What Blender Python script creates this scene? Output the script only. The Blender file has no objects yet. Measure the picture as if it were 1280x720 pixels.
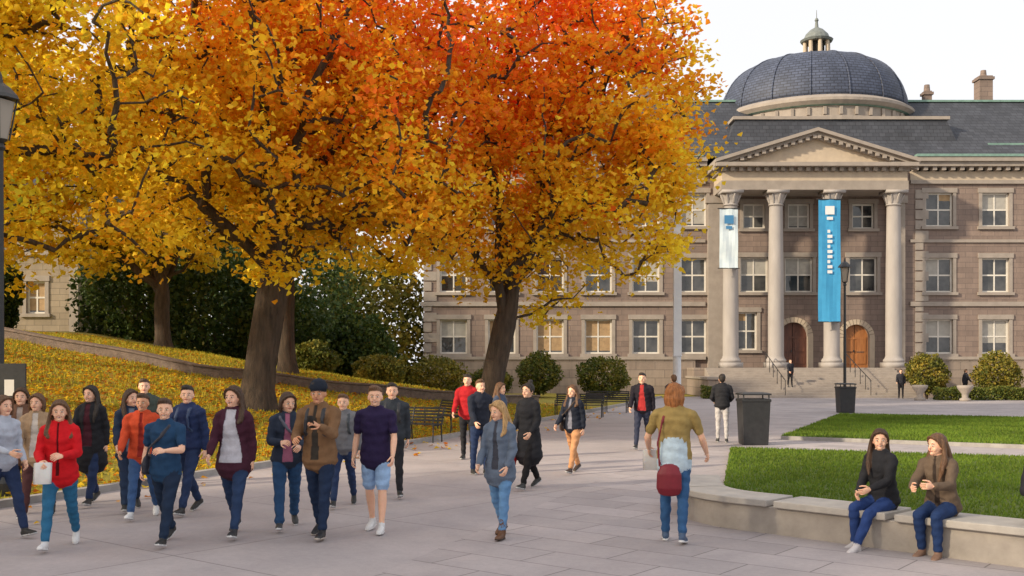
import bpy, math, random
import numpy as np
from mathutils import Vector, Matrix
from mathutils.bvhtree import BVHTree
R=math.radians
random.seed(7); rng=np.random.default_rng(7)
scene=bpy.context.scene
scene.view_settings.view_transform='Standard'
scene.view_settings.look='None'
scene.view_settings.exposure=0

# ------------------------------------------------------------------ helpers
def srgb(r,g,b):
    def f(c):
        c/=255.0
        return c/12.92 if c<=0.04045 else ((c+0.055)/1.055)**2.4
    return (f(r),f(g),f(b))
def newmat(name):
    m=bpy.data.materials.new(name); m.use_nodes=True
    nt=m.node_tree
    b=nt.nodes.get('Principled BSDF')
    return m,nt,b
def mixcol(nt,fac,a,b,blend='MIX'):
    n=nt.nodes.new('ShaderNodeMix'); n.data_type='RGBA'; n.blend_type=blend
    for sock,val in ((n.inputs[0],fac),(n.inputs[6],a),(n.inputs[7],b)):
        if hasattr(val,'is_output') : nt.links.new(val,sock)
        elif isinstance(val,(int,float)): sock.default_value=val
        else: sock.default_value=(*val,1)
    return n.outputs[2]
def noise(nt,scale,detail=4,vec=None,rough=0.6,stretch=None):
    tc=nt.nodes.new('ShaderNodeTexCoord')
    src=tc.outputs['Object']
    if stretch:
        mp=nt.nodes.new('ShaderNodeMapping'); mp.inputs['Scale'].default_value=stretch
        nt.links.new(src,mp.inputs[0]); src=mp.outputs[0]
    n=nt.nodes.new('ShaderNodeTexNoise'); n.inputs['Scale'].default_value=scale
    n.inputs['Detail'].default_value=detail; n.inputs['Roughness'].default_value=rough
    nt.links.new(src,n.inputs['Vector'])
    return n.outputs['Fac']
def ramp(nt,fac,p0,p1,c0=(0,0,0),c1=(1,1,1)):
    r=nt.nodes.new('ShaderNodeValToRGB')
    r.color_ramp.elements[0].position=p0; r.color_ramp.elements[1].position=p1
    r.color_ramp.elements[0].color=(*c0,1); r.color_ramp.elements[1].color=(*c1,1)
    nt.links.new(fac,r.inputs[0]); return r.outputs[0]
def bump(nt,b,h,strength=0.3,dist=0.02):
    n=nt.nodes.new('ShaderNodeBump'); n.inputs['Strength'].default_value=strength; n.inputs['Distance'].default_value=dist
    nt.links.new(h,n.inputs['Height']); nt.links.new(n.outputs[0],b.inputs['Normal'])
def simple(name,c0,c1=None,scale=6,rough=0.7,metal=0,bmp=0.2,detail=5,stretch=None,bdist=0.02):
    m,nt,b=newmat(name)
    if c1 is None: c1=tuple(x*0.7 for x in c0)
    f=ramp(nt,noise(nt,scale,detail,stretch=stretch),0.3,0.7)
    nt.links.new(mixcol(nt,f,c0,c1),b.inputs['Base Color'])
    b.inputs['Roughness'].default_value=rough; b.inputs['Metallic'].default_value=metal
    if bmp: bump(nt,b,noise(nt,scale*4,detail,stretch=stretch),bmp,bdist)
    return m
def attrmat(name,rough=0.8,transl=0,var=0.25,vscale=20,bmp=0,spec=0.3,stretch=None,sss=0):
    m,nt,b=newmat(name)
    a=nt.nodes.new('ShaderNodeAttribute'); a.attribute_name='Col'
    f=ramp(nt,noise(nt,vscale,4,stretch=stretch),0.3,0.7,(1-var,)*3,(1+var,)*3)
    col=mixcol(nt,1.0,a.outputs['Color'],f,'MULTIPLY')
    nt.links.new(col,b.inputs['Base Color']); b.inputs['Roughness'].default_value=rough
    b.inputs['Specular IOR Level'].default_value=spec
    if sss:
        b.inputs['Subsurface Weight'].default_value=sss; b.inputs['Subsurface Scale'].default_value=0.01
    if bmp: bump(nt,b,noise(nt,vscale*1.5,3,stretch=stretch),bmp,0.02)
    if transl:
        t=nt.nodes.new('ShaderNodeBsdfTranslucent'); nt.links.new(col,t.inputs[0])
        mx=nt.nodes.new('ShaderNodeMixShader'); mx.inputs[0].default_value=transl
        nt.links.new(b.outputs[0],mx.inputs[1]); nt.links.new(t.outputs[0],mx.inputs[2])
        nt.links.new(mx.outputs[0],nt.nodes['Material Output'].inputs['Surface'])
    return m

def empty(name,loc=(0,0,0)):
    o=bpy.data.objects.new(name,None); o.location=loc; o.empty_display_size=0.2
    scene.collection.objects.link(o); return o
class MB:
    def __init__(s): s.v=[];s.f=[];s.m=[]
    def add(s,vs,fs,mat=0):
        o=len(s.v); s.v.extend([tuple(p) for p in vs]); s.f.extend([tuple(i+o for i in f) for f in fs]); s.m.extend([mat]*len(fs))
    def quad(s,p,mat=0): s.add(p,[tuple(range(len(p)))],mat)
    def box(s,x0,x1,y0,y1,z0,z1,mat=0):
        s.add([(x0,y0,z0),(x1,y0,z0),(x1,y1,z0),(x0,y1,z0),(x0,y0,z1),(x1,y0,z1),(x1,y1,z1),(x0,y1,z1)],
              [(0,3,2,1),(4,5,6,7),(0,1,5,4),(1,2,6,5),(2,3,7,6),(3,0,4,7)],mat)
    def rev(s,cx,cy,prof,n=24,mat=0,sx=1,sy=1,rot=0):
        vs=[];fs=[]
        for (r,z) in prof:
            for i in range(n):
                a=2*math.pi*i/n+rot; vs.append((cx+r*sx*math.cos(a),cy+r*sy*math.sin(a),z))
        for k in range(len(prof)-1):
            for i in range(n):
                j=(i+1)%n; fs.append((k*n+i,k*n+j,(k+1)*n+j,(k+1)*n+i))
        fs.append(tuple(range(n-1,-1,-1))); fs.append(tuple((len(prof)-1)*n+i for i in range(n)))
        s.add(vs,fs,mat)
    def tube(s,pts,rad,n=8,mat=0):
        v,f=tube(pts,[(r,r) for r in rad],n=n); s.add(v,f,mat)
    def build(s,name,mats,smooth=False,parent=None,loc=None,rotz=0,bevel=0):
        me=bpy.data.meshes.new(name); me.from_pydata(s.v,[],s.f)
        for m in mats: me.materials.append(m)
        me.polygons.foreach_set('material_index',s.m)
        if smooth: me.polygons.foreach_set('use_smooth',[True]*len(s.f))
        me.update()
        o=bpy.data.objects.new(name,me); scene.collection.objects.link(o)
        if parent: o.parent=parent
        if loc: o.location=loc
        o.rotation_euler[2]=rotz
        if bevel:
            bv=o.modifiers.new('bevel','BEVEL'); bv.width=bevel; bv.segments=2; bv.limit_method='ANGLE'
        return o

def tube(pts,radii,ref=(1,0,0),n=12):
    P=np.array(pts,float); k=len(P)
    T=np.zeros_like(P)
    T[1:-1]=P[2:]-P[:-2]; T[0]=P[1]-P[0]; T[-1]=P[-1]-P[-2]
    T/=np.linalg.norm(T,axis=1)[:,None]+1e-9
    ref=np.array(ref,float)
    ang=np.arange(n)*2*math.pi/n; ca=np.cos(ang)[:,None]; sa=np.sin(ang)[:,None]
    def ring(c,t,rx,ry):
        r=ref
        if abs(np.dot(r/np.linalg.norm(r),t))>0.95: r=np.array([0,1,0.2])
        x=r-t*np.dot(r,t); x/=np.linalg.norm(x); y=np.cross(t,x)
        return c+ca*x*rx+sa*y*ry
    R0=min(radii[0]); R1=min(radii[-1])
    out=[P[0]-T[0]*R0*0.9]
    V=[ring(P[0]-T[0]*R0*0.6,T[0],radii[0][0]*0.7,radii[0][1]*0.7)]
    for i in range(k): V.append(ring(P[i],T[i],*radii[i]))
    V.append(ring(P[-1]+T[-1]*R1*0.6,T[-1],radii[-1][0]*0.7,radii[-1][1]*0.7))
    m=len(V); V=np.vstack(V+[out[0][None],(P[-1]+T[-1]*R1*0.9)[None]])
    F=[]
    for a in range(m-1):
        for i in range(n):
            j=(i+1)%n; F.append((a*n+i,a*n+j,(a+1)*n+j,(a+1)*n+i))
    b0=m*n;b1=b0+1
    for i in range(n):
        j=(i+1)%n; F.append((b0,j,i)); F.append((b1,(m-1)*n+i,(m-1)*n+j))
    return V,F
def ell(c,r,n=14,m=9):
    V=[];F=[]
    for k in range(1,m):
        ph=math.pi*k/m
        for i in range(n):
            a=2*math.pi*i/n; V.append((c[0]+r[0]*math.sin(ph)*math.cos(a),c[1]+r[1]*math.sin(ph)*math.sin(a),c[2]+r[2]*math.cos(ph)))
    for k in range(m-2):
        for i in range(n):
            j=(i+1)%n; F.append((k*n+i,(k+1)*n+i,(k+1)*n+j,k*n+j))
    V.append((c[0],c[1],c[2]+r[2])); V.append((c[0],c[1],c[2]-r[2])); t=len(V)-2
    for i in range(n):
        j=(i+1)%n; F.append((t,i,j)); F.append((t+1,(m-2)*n+j,(m-2)*n+i))
    return np.array(V),F

def npmesh(name,V,Q,col,mat,smooth=False,parent=None):
    me=bpy.data.meshes.new(name); n=len(V); m,k=Q.shape
    me.vertices.add(n); me.vertices.foreach_set('co',V.astype(np.float32).ravel())
    me.loops.add(m*k); me.loops.foreach_set('vertex_index',Q.astype(np.int32).ravel())
    me.polygons.add(m); me.polygons.foreach_set('loop_start',np.arange(0,m*k,k,dtype=np.int32))
    if smooth: me.polygons.foreach_set('use_smooth',np.ones(m,bool))
    if col is not None:
        a=me.color_attributes.new('Col','FLOAT_COLOR','POINT')
        c=np.ones((n,4),np.float32); c[:,:3]=col; a.data.foreach_set('color',c.ravel())
    me.materials.append(mat); me.update(calc_edges=True); me.validate()
    o=bpy.data.objects.new(name,me); scene.collection.objects.link(o)
    if parent: o.parent=parent
    return o
def leaves(P,size,col,name,mat,parent=None,flat=0.0,up=False):
    n=len(P)
    N=rng.normal(size=(n,3)); N[:,2]+=flat*np.sign(N[:,2]); 
    if up: N=np.stack([rng.normal(0,.25,n),rng.normal(0,.25,n),np.ones(n)],1)
    N/=np.linalg.norm(N,axis=1)[:,None]
    A=rng.normal(size=(n,3)); A-=N*(A*N).sum(1)[:,None]; A/=np.linalg.norm(A,axis=1)[:,None]
    B=np.cross(N,A); s=(size*rng.uniform(0.6,1.3,n))[:,None]
    fold=rng.uniform(0.05,0.35,n)[:,None]
    V=np.empty((n,6,3))
    V[:,0]=P-A*s*0.5
    V[:,1]=P+B*s*0.50-A*s*0.12+N*s*fold
    V[:,2]=P+B*s*0.24+A*s*0.30+N*s*fold*0.5
    V[:,3]=P+A*s*0.6
    V[:,4]=P-B*s*0.24+A*s*0.30+N*s*fold*0.5
    V[:,5]=P-B*s*0.50-A*s*0.12+N*s*fold
    i=np.arange(n)[:,None]*6
    Q=np.concatenate([i+np.array([[0,1,2,3]]),i+np.array([[0,3,4,5]])])
    return npmesh(name,V.reshape(-1,3),Q,np.repeat(col,6,axis=0),mat,parent=parent)

# ------------------------------------------------------------------ terrain
EDGE=np.array([(-14,-12),(-9,11),(-7.3,14.6),(-4.6,21.2),(-1.8,28.2),(1.8,39),(6.8,54.7),(9,62),(9,90)],float)
def sdist(x,y):
    x=np.asarray(x,float);y=np.asarray(y,float)
    best=np.full(x.shape,1e9);sg=np.ones(x.shape)
    for a,b in zip(EDGE[:-1],EDGE[1:]):
        d=b-a;L2=(d**2).sum()
        t=np.clip(((x-a[0])*d[0]+(y-a[1])*d[1])/L2,0,1)
        dx=x-a[0]-t*d[0];dy=y-a[1]-t*d[1];dd=np.hypot(dx,dy)
        s=np.sign(d[0]*(y-a[1])-d[1]*(x-a[0]))
        m=dd<best; best=np.where(m,dd,best); sg=np.where(m,s,sg)
    return best*sg
def sm(x,a,b):
    t=np.clip((x-a)/(b-a),0,1); return t*t*(3-2*t)
def H(x,y):
    x=np.asarray(x,float);y=np.asarray(y,float)
    s=np.maximum(sdist(x,y)-0.2,0)
    h=.17*(np.sqrt(s*s+1)-1); h=np.where(h>2.6,2.6+1.6*(1-np.exp(-(h-2.6)/1.6)),h)
    h=h*(1-.93*sm(y,42,60)*sm(x,-22,-8))
    h+=0.03*np.sin(x*1.3+y*.7)*sm(s,1,4)
    return h
def Hs(x,y): return float(H(np.array([x]),np.array([y]))[0])

def grass_mat():
    m,nt,b=newmat('grass')
    f1=ramp(nt,noise(nt,0.35,5),0.35,0.65); f2=ramp(nt,noise(nt,30,3),0.3,0.7)
    c=mixcol(nt,f1,(0.085,0.14,0.018),(0.13,0.16,0.022))
    c=mixcol(nt,f2,c,(0.055,0.09,0.012)); 
    nt.links.new(c,b.inputs['Base Color']); b.inputs['Roughness'].default_value=0.95
    bump(nt,b,noise(nt,60,3),0.6,0.03); return m
M_grass=grass_mat()
def hill_mat():
    m,nt,b=newmat('leafy_grass')
    f1=ramp(nt,noise(nt,0.4,6),0.38,0.60); f2=ramp(nt,noise(nt,22,4),0.35,0.65)
    c=mixcol(nt,f1,(0.48,0.34,0.035),(0.28,0.27,0.03))
    c=mixcol(nt,f2,c,(0.20,0.16,0.02))
    nt.links.new(c,b.inputs['Base Color']); b.inputs['Roughness'].default_value=0.95
    bump(nt,b,noise(nt,50,3),0.6,0.03); return m
M_hill=hill_mat()
xs=np.arange(-75,75.1,0.6); ys=np.arange(-12,131,0.6)
X,Y=np.meshgrid(xs,ys); Z=H(X,Y)-0.03
nx,ny=len(xs),len(ys)
V=np.stack([X.ravel(),Y.ravel(),Z.ravel()],1)
i=(np.arange(ny-1)[:,None]*nx+np.arange(nx-1)[None]).ravel()
Q=np.stack([i,i+1,i+1+nx,i+nx],1)
npmesh('hillside_ground',V,Q,None,M_hill,smooth=True)
g=MB(); g.quad([(-900,-400,-0.25),(900,-400,-0.25),(900,1500,-0.25),(-900,1500,-0.25)]); g.build('ground',[M_grass])

def pave_mat():
    m,nt,b=newmat('plaza_paving')
    tc=nt.nodes.new('ShaderNodeTexCoord'); mp=nt.nodes.new('ShaderNodeMapping')
    mp.inputs['Rotation'].default_value=(0,0,R(38)); nt.links.new(tc.outputs['Object'],mp.inputs[0])
    br=nt.nodes.new('ShaderNodeTexBrick'); br.offset=0.5
    br.inputs['Scale'].default_value=1; br.inputs['Brick Width'].default_value=1.3; br.inputs['Row Height'].default_value=0.65
    br.inputs['Mortar Size'].default_value=0.010; br.inputs['Mortar Smooth'].default_value=0.3
    br.inputs['Color1'].default_value=(0.36,0.325,0.33,1); br.inputs['Color2'].default_value=(0.45,0.405,0.41,1)
    br.inputs['Mortar'].default_value=(0.19,0.17,0.17,1)
    nt.links.new(mp.outputs[0],br.inputs['Vector'])
    br2=nt.nodes.new('ShaderNodeTexBrick'); br2.offset=0.0
    br2.inputs['Scale'].default_value=1; br2.inputs['Brick Width'].default_value=3.2; br2.inputs['Row Height'].default_value=3.2
    br2.inputs['Mortar Size'].default_value=0.012
    br2.inputs['Color1'].default_value=(0.40,0.36,0.365,1); br2.inputs['Color2'].default_value=(0.43,0.39,0.395,1)
    br2.inputs['Mortar'].default_value=(0.24,0.215,0.215,1)
    nt.links.new(mp.outputs[0],br2.inputs['Vector'])
    sx=nt.nodes.new('ShaderNodeSeparateXYZ'); nt.links.new(tc.outputs['Object'],sx.inputs[0])
    ma=nt.nodes.new('ShaderNodeMath'); ma.operation='GREATER_THAN'; ma.inputs[1].default_value=-0.6
    md=nt.nodes.new('ShaderNodeMath'); md.operation='MULTIPLY_ADD'; md.inputs[1].default_value=-0.35; md.inputs[2].default_value=4.2
    nt.links.new(sx.outputs['Y'],md.inputs[0])
    ad=nt.nodes.new('ShaderNodeMath'); nt.links.new(sx.outputs['X'],ad.inputs[0]); nt.links.new(md.outputs[0],ad.inputs[1])
    nt.links.new(ad.outputs[0],ma.inputs[0])
    c=mixcol(nt,ma.outputs[0],br2.outputs['Color'],br.outputs['Color'])
    st=ramp(nt,noise(nt,0.6,8,rough=0.7),0.25,0.75,(0.74,0.74,0.75),(1.14,1.12,1.10))
    c=mixcol(nt,1.0,c,st,'MULTIPLY')
    st2=ramp(nt,noise(nt,14,6,rough=0.75),0.2,0.8,(0.84,0.84,0.84),(1.1,1.1,1.1))
    c=mixcol(nt,1.0,c,st2,'MULTIPLY')
    sp=ramp(nt,noise(nt,120,2),0.62,0.75); c=mixcol(nt,sp,c,(0.2,0.18,0.17))
    nt.links.new(c,b.inputs['Base Color']); b.inputs['Roughness'].default_value=0.75
    bump(nt,b,noise(nt,80,3),0.15,0.01); return m
M_pave=pave_mat()
M_conc=simple('wall_concrete',(0.42,0.37,0.32),(0.29,0.255,0.22),3,0.85,bmp=0.35,detail=8)
M_kerb=simple('kerb_stone',(0.36,0.34,0.32),(0.27,0.25,0.24),5,0.85)
g=MB(); pl=[tuple(p)+(0.0,) for p in EDGE[:-1]]+[(14,67,0),(70,67,0),(70,-12,0)]
g.quad(pl[::-1]); g.build('plaza_pavement',[M_pave])
def ribbon(mb,pts,w,z0,z1,mat=0,off=0):
    P=np.array(pts,float)[:,:2]; zz=[p[2] if len(p)>2 else 0 for p in pts]
    T=np.gradient(P,axis=0); T/=np.linalg.norm(T,axis=1)[:,None]; N=np.stack([-T[:,1],T[:,0]],1)
    vs=[];fs=[]
    for p,n,z in zip(P,N,zz):
        a=p+n*(off+w/2); b=p+n*(off-w/2)
        vs+=[(a[0],a[1],z+z0),(b[0],b[1],z+z0),(b[0],b[1],z+z1),(a[0],a[1],z+z1)]
    for k in range(len(P)-1):
        o=k*4
        for i in range(4):
            j=(i+1)%4; fs.append((o+i,o+j,o+4+j,o+4+i))
    fs+=[(3,2,1,0),tuple(len(vs)-4+i for i in range(4))]
    mb.add(vs,fs,mat)
def resample(pts,step):
    P=np.array(pts,float); d=np.r_[0,np.cumsum(np.linalg.norm(np.diff(P[:,:2],axis=0),axis=1))]
    n=max(2,int(d[-1]/step)+1); t=np.linspace(0,d[-1],n)
    return np.stack([np.interp(t,d,P[:,k]) for k in range(P.shape[1])],1)
g=MB(); ribbon(g,resample(EDGE[:8],1.0),0.16,-0.05,0.11); g.build('kerb',[M_kerb])

def chaikin(P,n=2):
    for _ in range(n):
        Q=[P[0]]
        for a,b in zip(P[:-1],P[1:]):
            Q+=[a*.75+b*.25,a*.25+b*.75]
        Q.append(P[-1]); P=np.array(Q)
    return P
WALL=chaikin(np.array([(2.75,15.2),(2.5,13.9),(2.7,13.1),(3.4,12.45),(4.3,11.5),(5.3,10.5),(6.6,9.3),(8.5,7.8),(11,6.2)],float),2)
def offset(P,o):
    T=np.gradient(P,axis=0); T/=np.linalg.norm(T,axis=1)[:,None]; return P+np.stack([-T[:,1],T[:,0]],1)*o
lawn1=[tuple(p) for p in offset(WALL,0.36)]+[(20,5),(24,17),(11,21.5),(5.1,23.9)]
lawn2=[(7.3,27.8),(12.5,24.7),(20,20.5),(27,17),(30,36),(18.6,37.5),(12.8,40)]
M_lawn=attrmat('lawn_blades',0.8,0.35,0.2,3)
def inpoly(x,y,poly):
    ins=np.zeros(x.shape,bool); n=len(poly)
    for i in range(n):
        x0,y0=poly[i];x1,y1=poly[(i+1)%n]
        c=((y0>y)!=(y1>y)); 
        if y1!=y0: ins^=c&(x<(x1-x0)*(y-y0)/(y1-y0)+x0)
    return ins
def lawn(poly,n,hgt,zt=0.1):
    e=empty('lawn')
    g=MB(); g.quad([(p[0],p[1],zt) for p in poly]); k=len(poly)
    for a in range(k):
        p=poly[a];q=poly[(a+1)%k]; g.quad([(p[0],p[1],-.02),(q[0],q[1],-.02),(q[0],q[1],zt),(p[0],p[1],zt)],1)
    g.build('turf',[M_grass,M_kerb],parent=e)
    A=np.array(poly); lo=A.min(0);hi=np.minimum(A.max(0),[19,45])
    x=rng.uniform(lo[0],hi[0],n*2);y=rng.uniform(lo[1],hi[1],n*2); m=inpoly(x,y,poly); x=x[m][:n];y=y[m][:n]; n=len(x)
    a=rng.uniform(0,6.28,n); w=0.007+y*0.00035; h=hgt*rng.uniform(.6,1.3,n)
    V=np.empty((n,3,3)); V[:,0]=np.stack([x-np.cos(a)*w,y-np.sin(a)*w,np.full(n,zt-.004)],1)
    V[:,1]=np.stack([x+np.cos(a)*w,y+np.sin(a)*w,np.full(n,zt-.004)],1)
    V[:,2]=np.stack([x+rng.normal(0,.02,n),y+rng.normal(0,.02,n),zt+h],1)
    t=rng.uniform(0,1,n)[:,None]; big=(0.5+0.5*np.sin(x*1.1+np.sin(y*.8)*2)*np.sin(y*.9+x*.3))[:,None]
    c=np.array([(0.10,0.185,0.018)])*(1-t)+np.array([(0.19,0.26,0.03)])*t; c=c*(0.75+.4*big)
    npmesh('grass_blades',V.reshape(-1,3),np.arange(n*3).reshape(-1,3),np.repeat(c,3,axis=0),M_lawn,parent=e)
lawn(lawn1,110000,0.05); lawn(lawn2,50000,0.06)

g=MB(); W=resample(WALL,0.35)
ribbon(g,[tuple(p)+(0,) for p in W],0.52,-0.02,0.325,0)
W2=resample(WALL,0.05); k=0; step=30
while k<len(W2)-5:
    seg=W2[k:min(k+step,len(W2))]; seg=seg[::4] if len(seg)>8 else seg
    ribbon(g,[tuple(p)+(0,) for p in seg],0.66,0.328,0.41,1); k+=step
g.build('retaining_wall',[M_conc,simple('coping_stone',(0.48,0.44,0.39),(0.36,0.33,0.30),4,0.8,bmp=0.3,detail=8)],bevel=0.012)

M_stone=simple('rough_stone',(0.24,0.18,0.15),(0.13,0.10,0.085),5,0.9,bmp=0.8,detail=8,bdist=0.05)
P=resample([(-24,41),(-19,38),(-11,36),(-5.9,38),(-1.3,42),(1.0,46)],0.8)
g=MB(); ribbon(g,[(p[0],p[1],Hs(p[0],p[1])) for p in P],0.5,-0.3,0.28,0); ribbon(g,[(p[0],p[1],Hs(p[0],p[1])) for p in P],0.62,0.283,0.36,1)
g.build('low_stone_wall',[M_stone,M_stone],bevel=0.02)

# ------------------------------------------------------------------ trees
M_bark=simple('bark',(0.12,0.085,0.06),(0.04,0.03,0.024),3,0.95,bmp=1.0,detail=8,stretch=(3,3,0.6),bdist=0.06)
M_leaf=attrmat('autumn_leaves',0.55,0.52,0.06,1.5,spec=0.2)
M_green=attrmat('green_leaves',0.6,0.3,0.15,1.5,spec=0.3)
YEL=np.array((0.98,0.68,0.04));GOLD=np.array((0.98,0.46,0.022));ORA=np.array((0.97,0.25,0.022));RED=np.array((0.92,0.115,0.03));YG=np.array((0.80,0.70,0.05));GRN=np.array((0.36,0.44,0.045))
def lump(D,seed):
    r=np.random.default_rng(seed); out=np.zeros(len(D))
    for k in range(7):
        w=r.normal(size=3)*r.uniform(2,5); out+=np.sin(D@w+r.uniform(0,6.28))
    return out/7
def tree(name,base,fork,cen,rad,ntar,nleaf,lsize,colfn,seed,trunk_r=0.45,lean=(0,0),mat=None,clr=0.42,low=1.0,amp=.42):
    r=np.random.default_rng(seed)
    base=np.array([base[0],base[1],Hs(base[0],base[1])-0.15]); cen=np.array(cen,float); rad=np.array(rad,float)
    D=r.normal(size=(ntar*3,3)); D/=np.linalg.norm(D,axis=1)[:,None]
    u=r.uniform(0.03,1,len(D))**(1/2.2)
    lm=1+amp*lump(D,seed)
    P=D*u[:,None]*lm[:,None]
    P[:,2]=np.where(P[:,2]<0,P[:,2]*low,P[:,2])
    lowm=P[:,2]<0; P[lowm,:2]*=1.0+0.25*np.abs(P[lowm,2:3])
    P=cen+P*rad
    P=P[:ntar]
    nodes=[base]; par=[-1]
    top=np.array([base[0]+lean[0],base[1]+lean[1],fork])
    nt=7
    for k in range(1,nt+1):
        t=k/nt; p=base*(1-t)+top*t; p=p+np.array([0.10*math.sin(seed+t*3)*t*(1-t)*3,0,0]); nodes.append(p); par.append(len(nodes)-2)
    fk=len(nodes)-1
    nl=7
    for l in range(nl):
        a=2*math.pi*(l+r.uniform(-.3,.3))/nl
        el=[0.35,0.75,0.5,0.9,0.3,0.7,0.55][l]
        if l==3: el=1.35
        tgt=top+np.array([math.cos(a)*math.cos(el)*rad[0]*.8,math.sin(a)*math.cos(el)*rad[1]*.8,math.sin(el)*(cen[2]+rad[2]-fork)*.8])
        st=fk-(l%3); pr=st; s0=nodes[st]
        for k in range(1,8):
            t=k/7; p=s0*(1-t)+tgt*t; p=p+np.array([0,0,1])*math.sin(t*math.pi)*(0.5 if el<1 else 0)*rad[2]*.15*(1)+r.normal(0,.16,3)
            nodes.append(p);par.append(pr);pr=len(nodes)-1
    N=np.array(nodes+[(0,0,0)]*(ntar*8)); n=len(nodes); par=par+[0]*(ntar*8)
    order=np.argsort(np.linalg.norm((P-top),axis=1))
    tips=[]
    for idx in order:
        p=P[idx]; d=np.linalg.norm(N[3:n]-p,axis=1)+np.maximum(0,N[3:n,2]-p[2])*0.6
        j=int(np.argmin(d))+3; q=N[j].copy(); L=np.linalg.norm(p-q); st=max(1,min(6,int(L/0.6)+1)); pr=j
        for k in range(1,st+1):
            t=k/st; w=q*(1-t)+p*t; w=w+np.array([0,0,1])*math.sin(t*math.pi)*L*.12
            if k<st: w=w+r.normal(0,.07,3)
            N[n]=w;par[n]=pr;pr=n;n+=1
            if n>=len(N)-8: break
        tips.append(n-1)
        if n>=len(N)-8: break
    N=N[:n];par=np.array(par[:n]); cnt=np.zeros(n); cnt[tips]=1; 
    for k in range(n-1,0,-1): cnt[par[k]]+=cnt[k]
    rr=trunk_r*(np.maximum(cnt,1)/cnt[0])**0.45; rr=np.maximum(rr,0.014)
    rr[0]*=1.5; rr[1]*=1.1
    main={}
    for k in range(1,n):
        p=par[k]
        if p not in main or cnt[k]>cnt[main[p]]: main[p]=k
    V=[];F=[];ns=8
    ca=np.cos(np.arange(ns)*2*math.pi/ns);sa=np.sin(np.arange(ns)*2*math.pi/ns)
    dirs=np.zeros((n,3))
    for k in range(1,n):
        d=N[k]-N[par[k]]; dirs[k]=d/(np.linalg.norm(d)+1e-6)
    dirs[0]=(0,0,1)
    for k in range(1,n):
        p=par[k]; ismain=main[p]==k
        r0=rr[p] if ismain else rr[k]*1.15; r1=rr[k]
        d0=dirs[p] if ismain else dirs[k]; d1=dirs[k]
        o=len(V)*ns
        for (c,d,rad_) in ((N[p],d0,r0),(N[k],d1,r1)):
            x=np.cross(d,(0.13,1,0.07)); x/=np.linalg.norm(x)+1e-9; y=np.cross(d,x)
            V.append(c+rad_*(ca[:,None]*x+sa[:,None]*y))
        for i in range(ns):
            j=(i+1)%ns; F.append((o+i,o+j,o+ns+j,o+ns+i))
    e=empty(name)
    npmesh('trunk_and_limbs',np.vstack(V),np.array(F),None,M_bark,smooth=True,parent=e)
    tp=N[tips]; m=len(tp)
    c=np.repeat(np.arange(m),nleaf); dens=r.uniform(.3,1.5,m); keep=r.uniform(0,1.4,len(c))<dens[c]; c=c[keep]
    off=r.normal(size=(len(c),3))*np.array([clr,clr,clr*.6])
    L=tp[c]+off
    cvar=r.normal(0,1,m)
    rel=(L-cen)/rad
    col=colfn(L,rel,cvar[c],r)
    br=(0.88+0.24*r.uniform(0,1,m))[c]*r.uniform(.82,1.12,len(c))
    col=col*br[:,None]
    leaves(L,lsize,np.clip(col,0,.98),'foliage',mat or M_leaf,parent=e,flat=.4)
    return e
def grad(stops,t):
    t=np.clip(t,0,1)*(len(stops)-1); i=np.minimum(t.astype(int),len(stops)-2); f=(t-i)[:,None]; S=np.array(stops)
    return S[i]*(1-f)+S[i+1]*f
def colA(L,rel,cv,r):
    t=0.44+0.40*rel[:,2]+0.22*rel[:,0]+0.12*cv+r.normal(0,.10,len(L)); return grad([YEL,YEL,GOLD,ORA,RED],t)
def colB(L,rel,cv,r):
    t=0.50+0.48*rel[:,2]-0.20*rel[:,0]+0.12*cv+r.normal(0,.10,len(L)); return grad([YEL,YEL,GOLD,ORA,RED],t)
def colC(L,rel,cv,r):
    t=0.50+0.10*rel[:,2]-0.25*rel[:,0]+0.16*cv+r.normal(0,.12,len(L)); return grad([GOLD,YEL,YEL,YG,YG,GRN],t*.95)
def colD(L,rel,cv,r):
    t=0.4+0.15*cv+r.normal(0,.12,len(L)); return grad([YG,YEL,YEL,GOLD],t)
tree('offscreen_shade_tree',(-7.5,30),5.4,(-6.6,30,10.2),(6.1,5.4,7.0),720,92,0.17,colA,11,0.48,(0.6,0),low=.90)
tree('offscreen_shade_tree',(-0.9,35.5),4.8,(1.45,36,10.2),(5.9,5.2,7.2),740,88,0.19,colB,23,0.40,(0.9,0),low=.84)
tree('offscreen_shade_tree',(-14.5,23.5),5.3,(-13.2,23.5,9.7),(5.3,4.8,5.9),500,95,0.15,colC,31,0.4,(0.2,0),low=.95)
tree('offscreen_shade_tree',(-9.2,42),6.0,(-9.0,43,11.2),(7.0,5.0,6.0),350,75,0.26,colD,41,0.36,low=.85)
tree('offscreen_shade_tree',(-16,47),6.0,(-18,47,11.3),(8,5,6.0),360,80,0.28,colD,47,0.36,low=.85)
tree('offscreen_shade_tree',(-28,44),6.5,(-24.5,44,11.5),(7,5,6.5),300,75,0.28,colC,53,0.33,low=.85)
tree('offscreen_shade_tree',(-21,30),6.5,(-19.5,31,11.6),(5,5,6),280,75,0.24,colC,57,0.33,low=.85)
for k,(x,y) in enumerate(((-19,3.5),(-21,-5))):  # sparse trees out of view, added to cast dappled shade on the plaza
    tree('offscreen_shade_tree',(x,y),5.5,(x,y,9.0),(5.2,5.2,5.2),170,42,0.34,colD,70+k,0.4,clr=.6)

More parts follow.
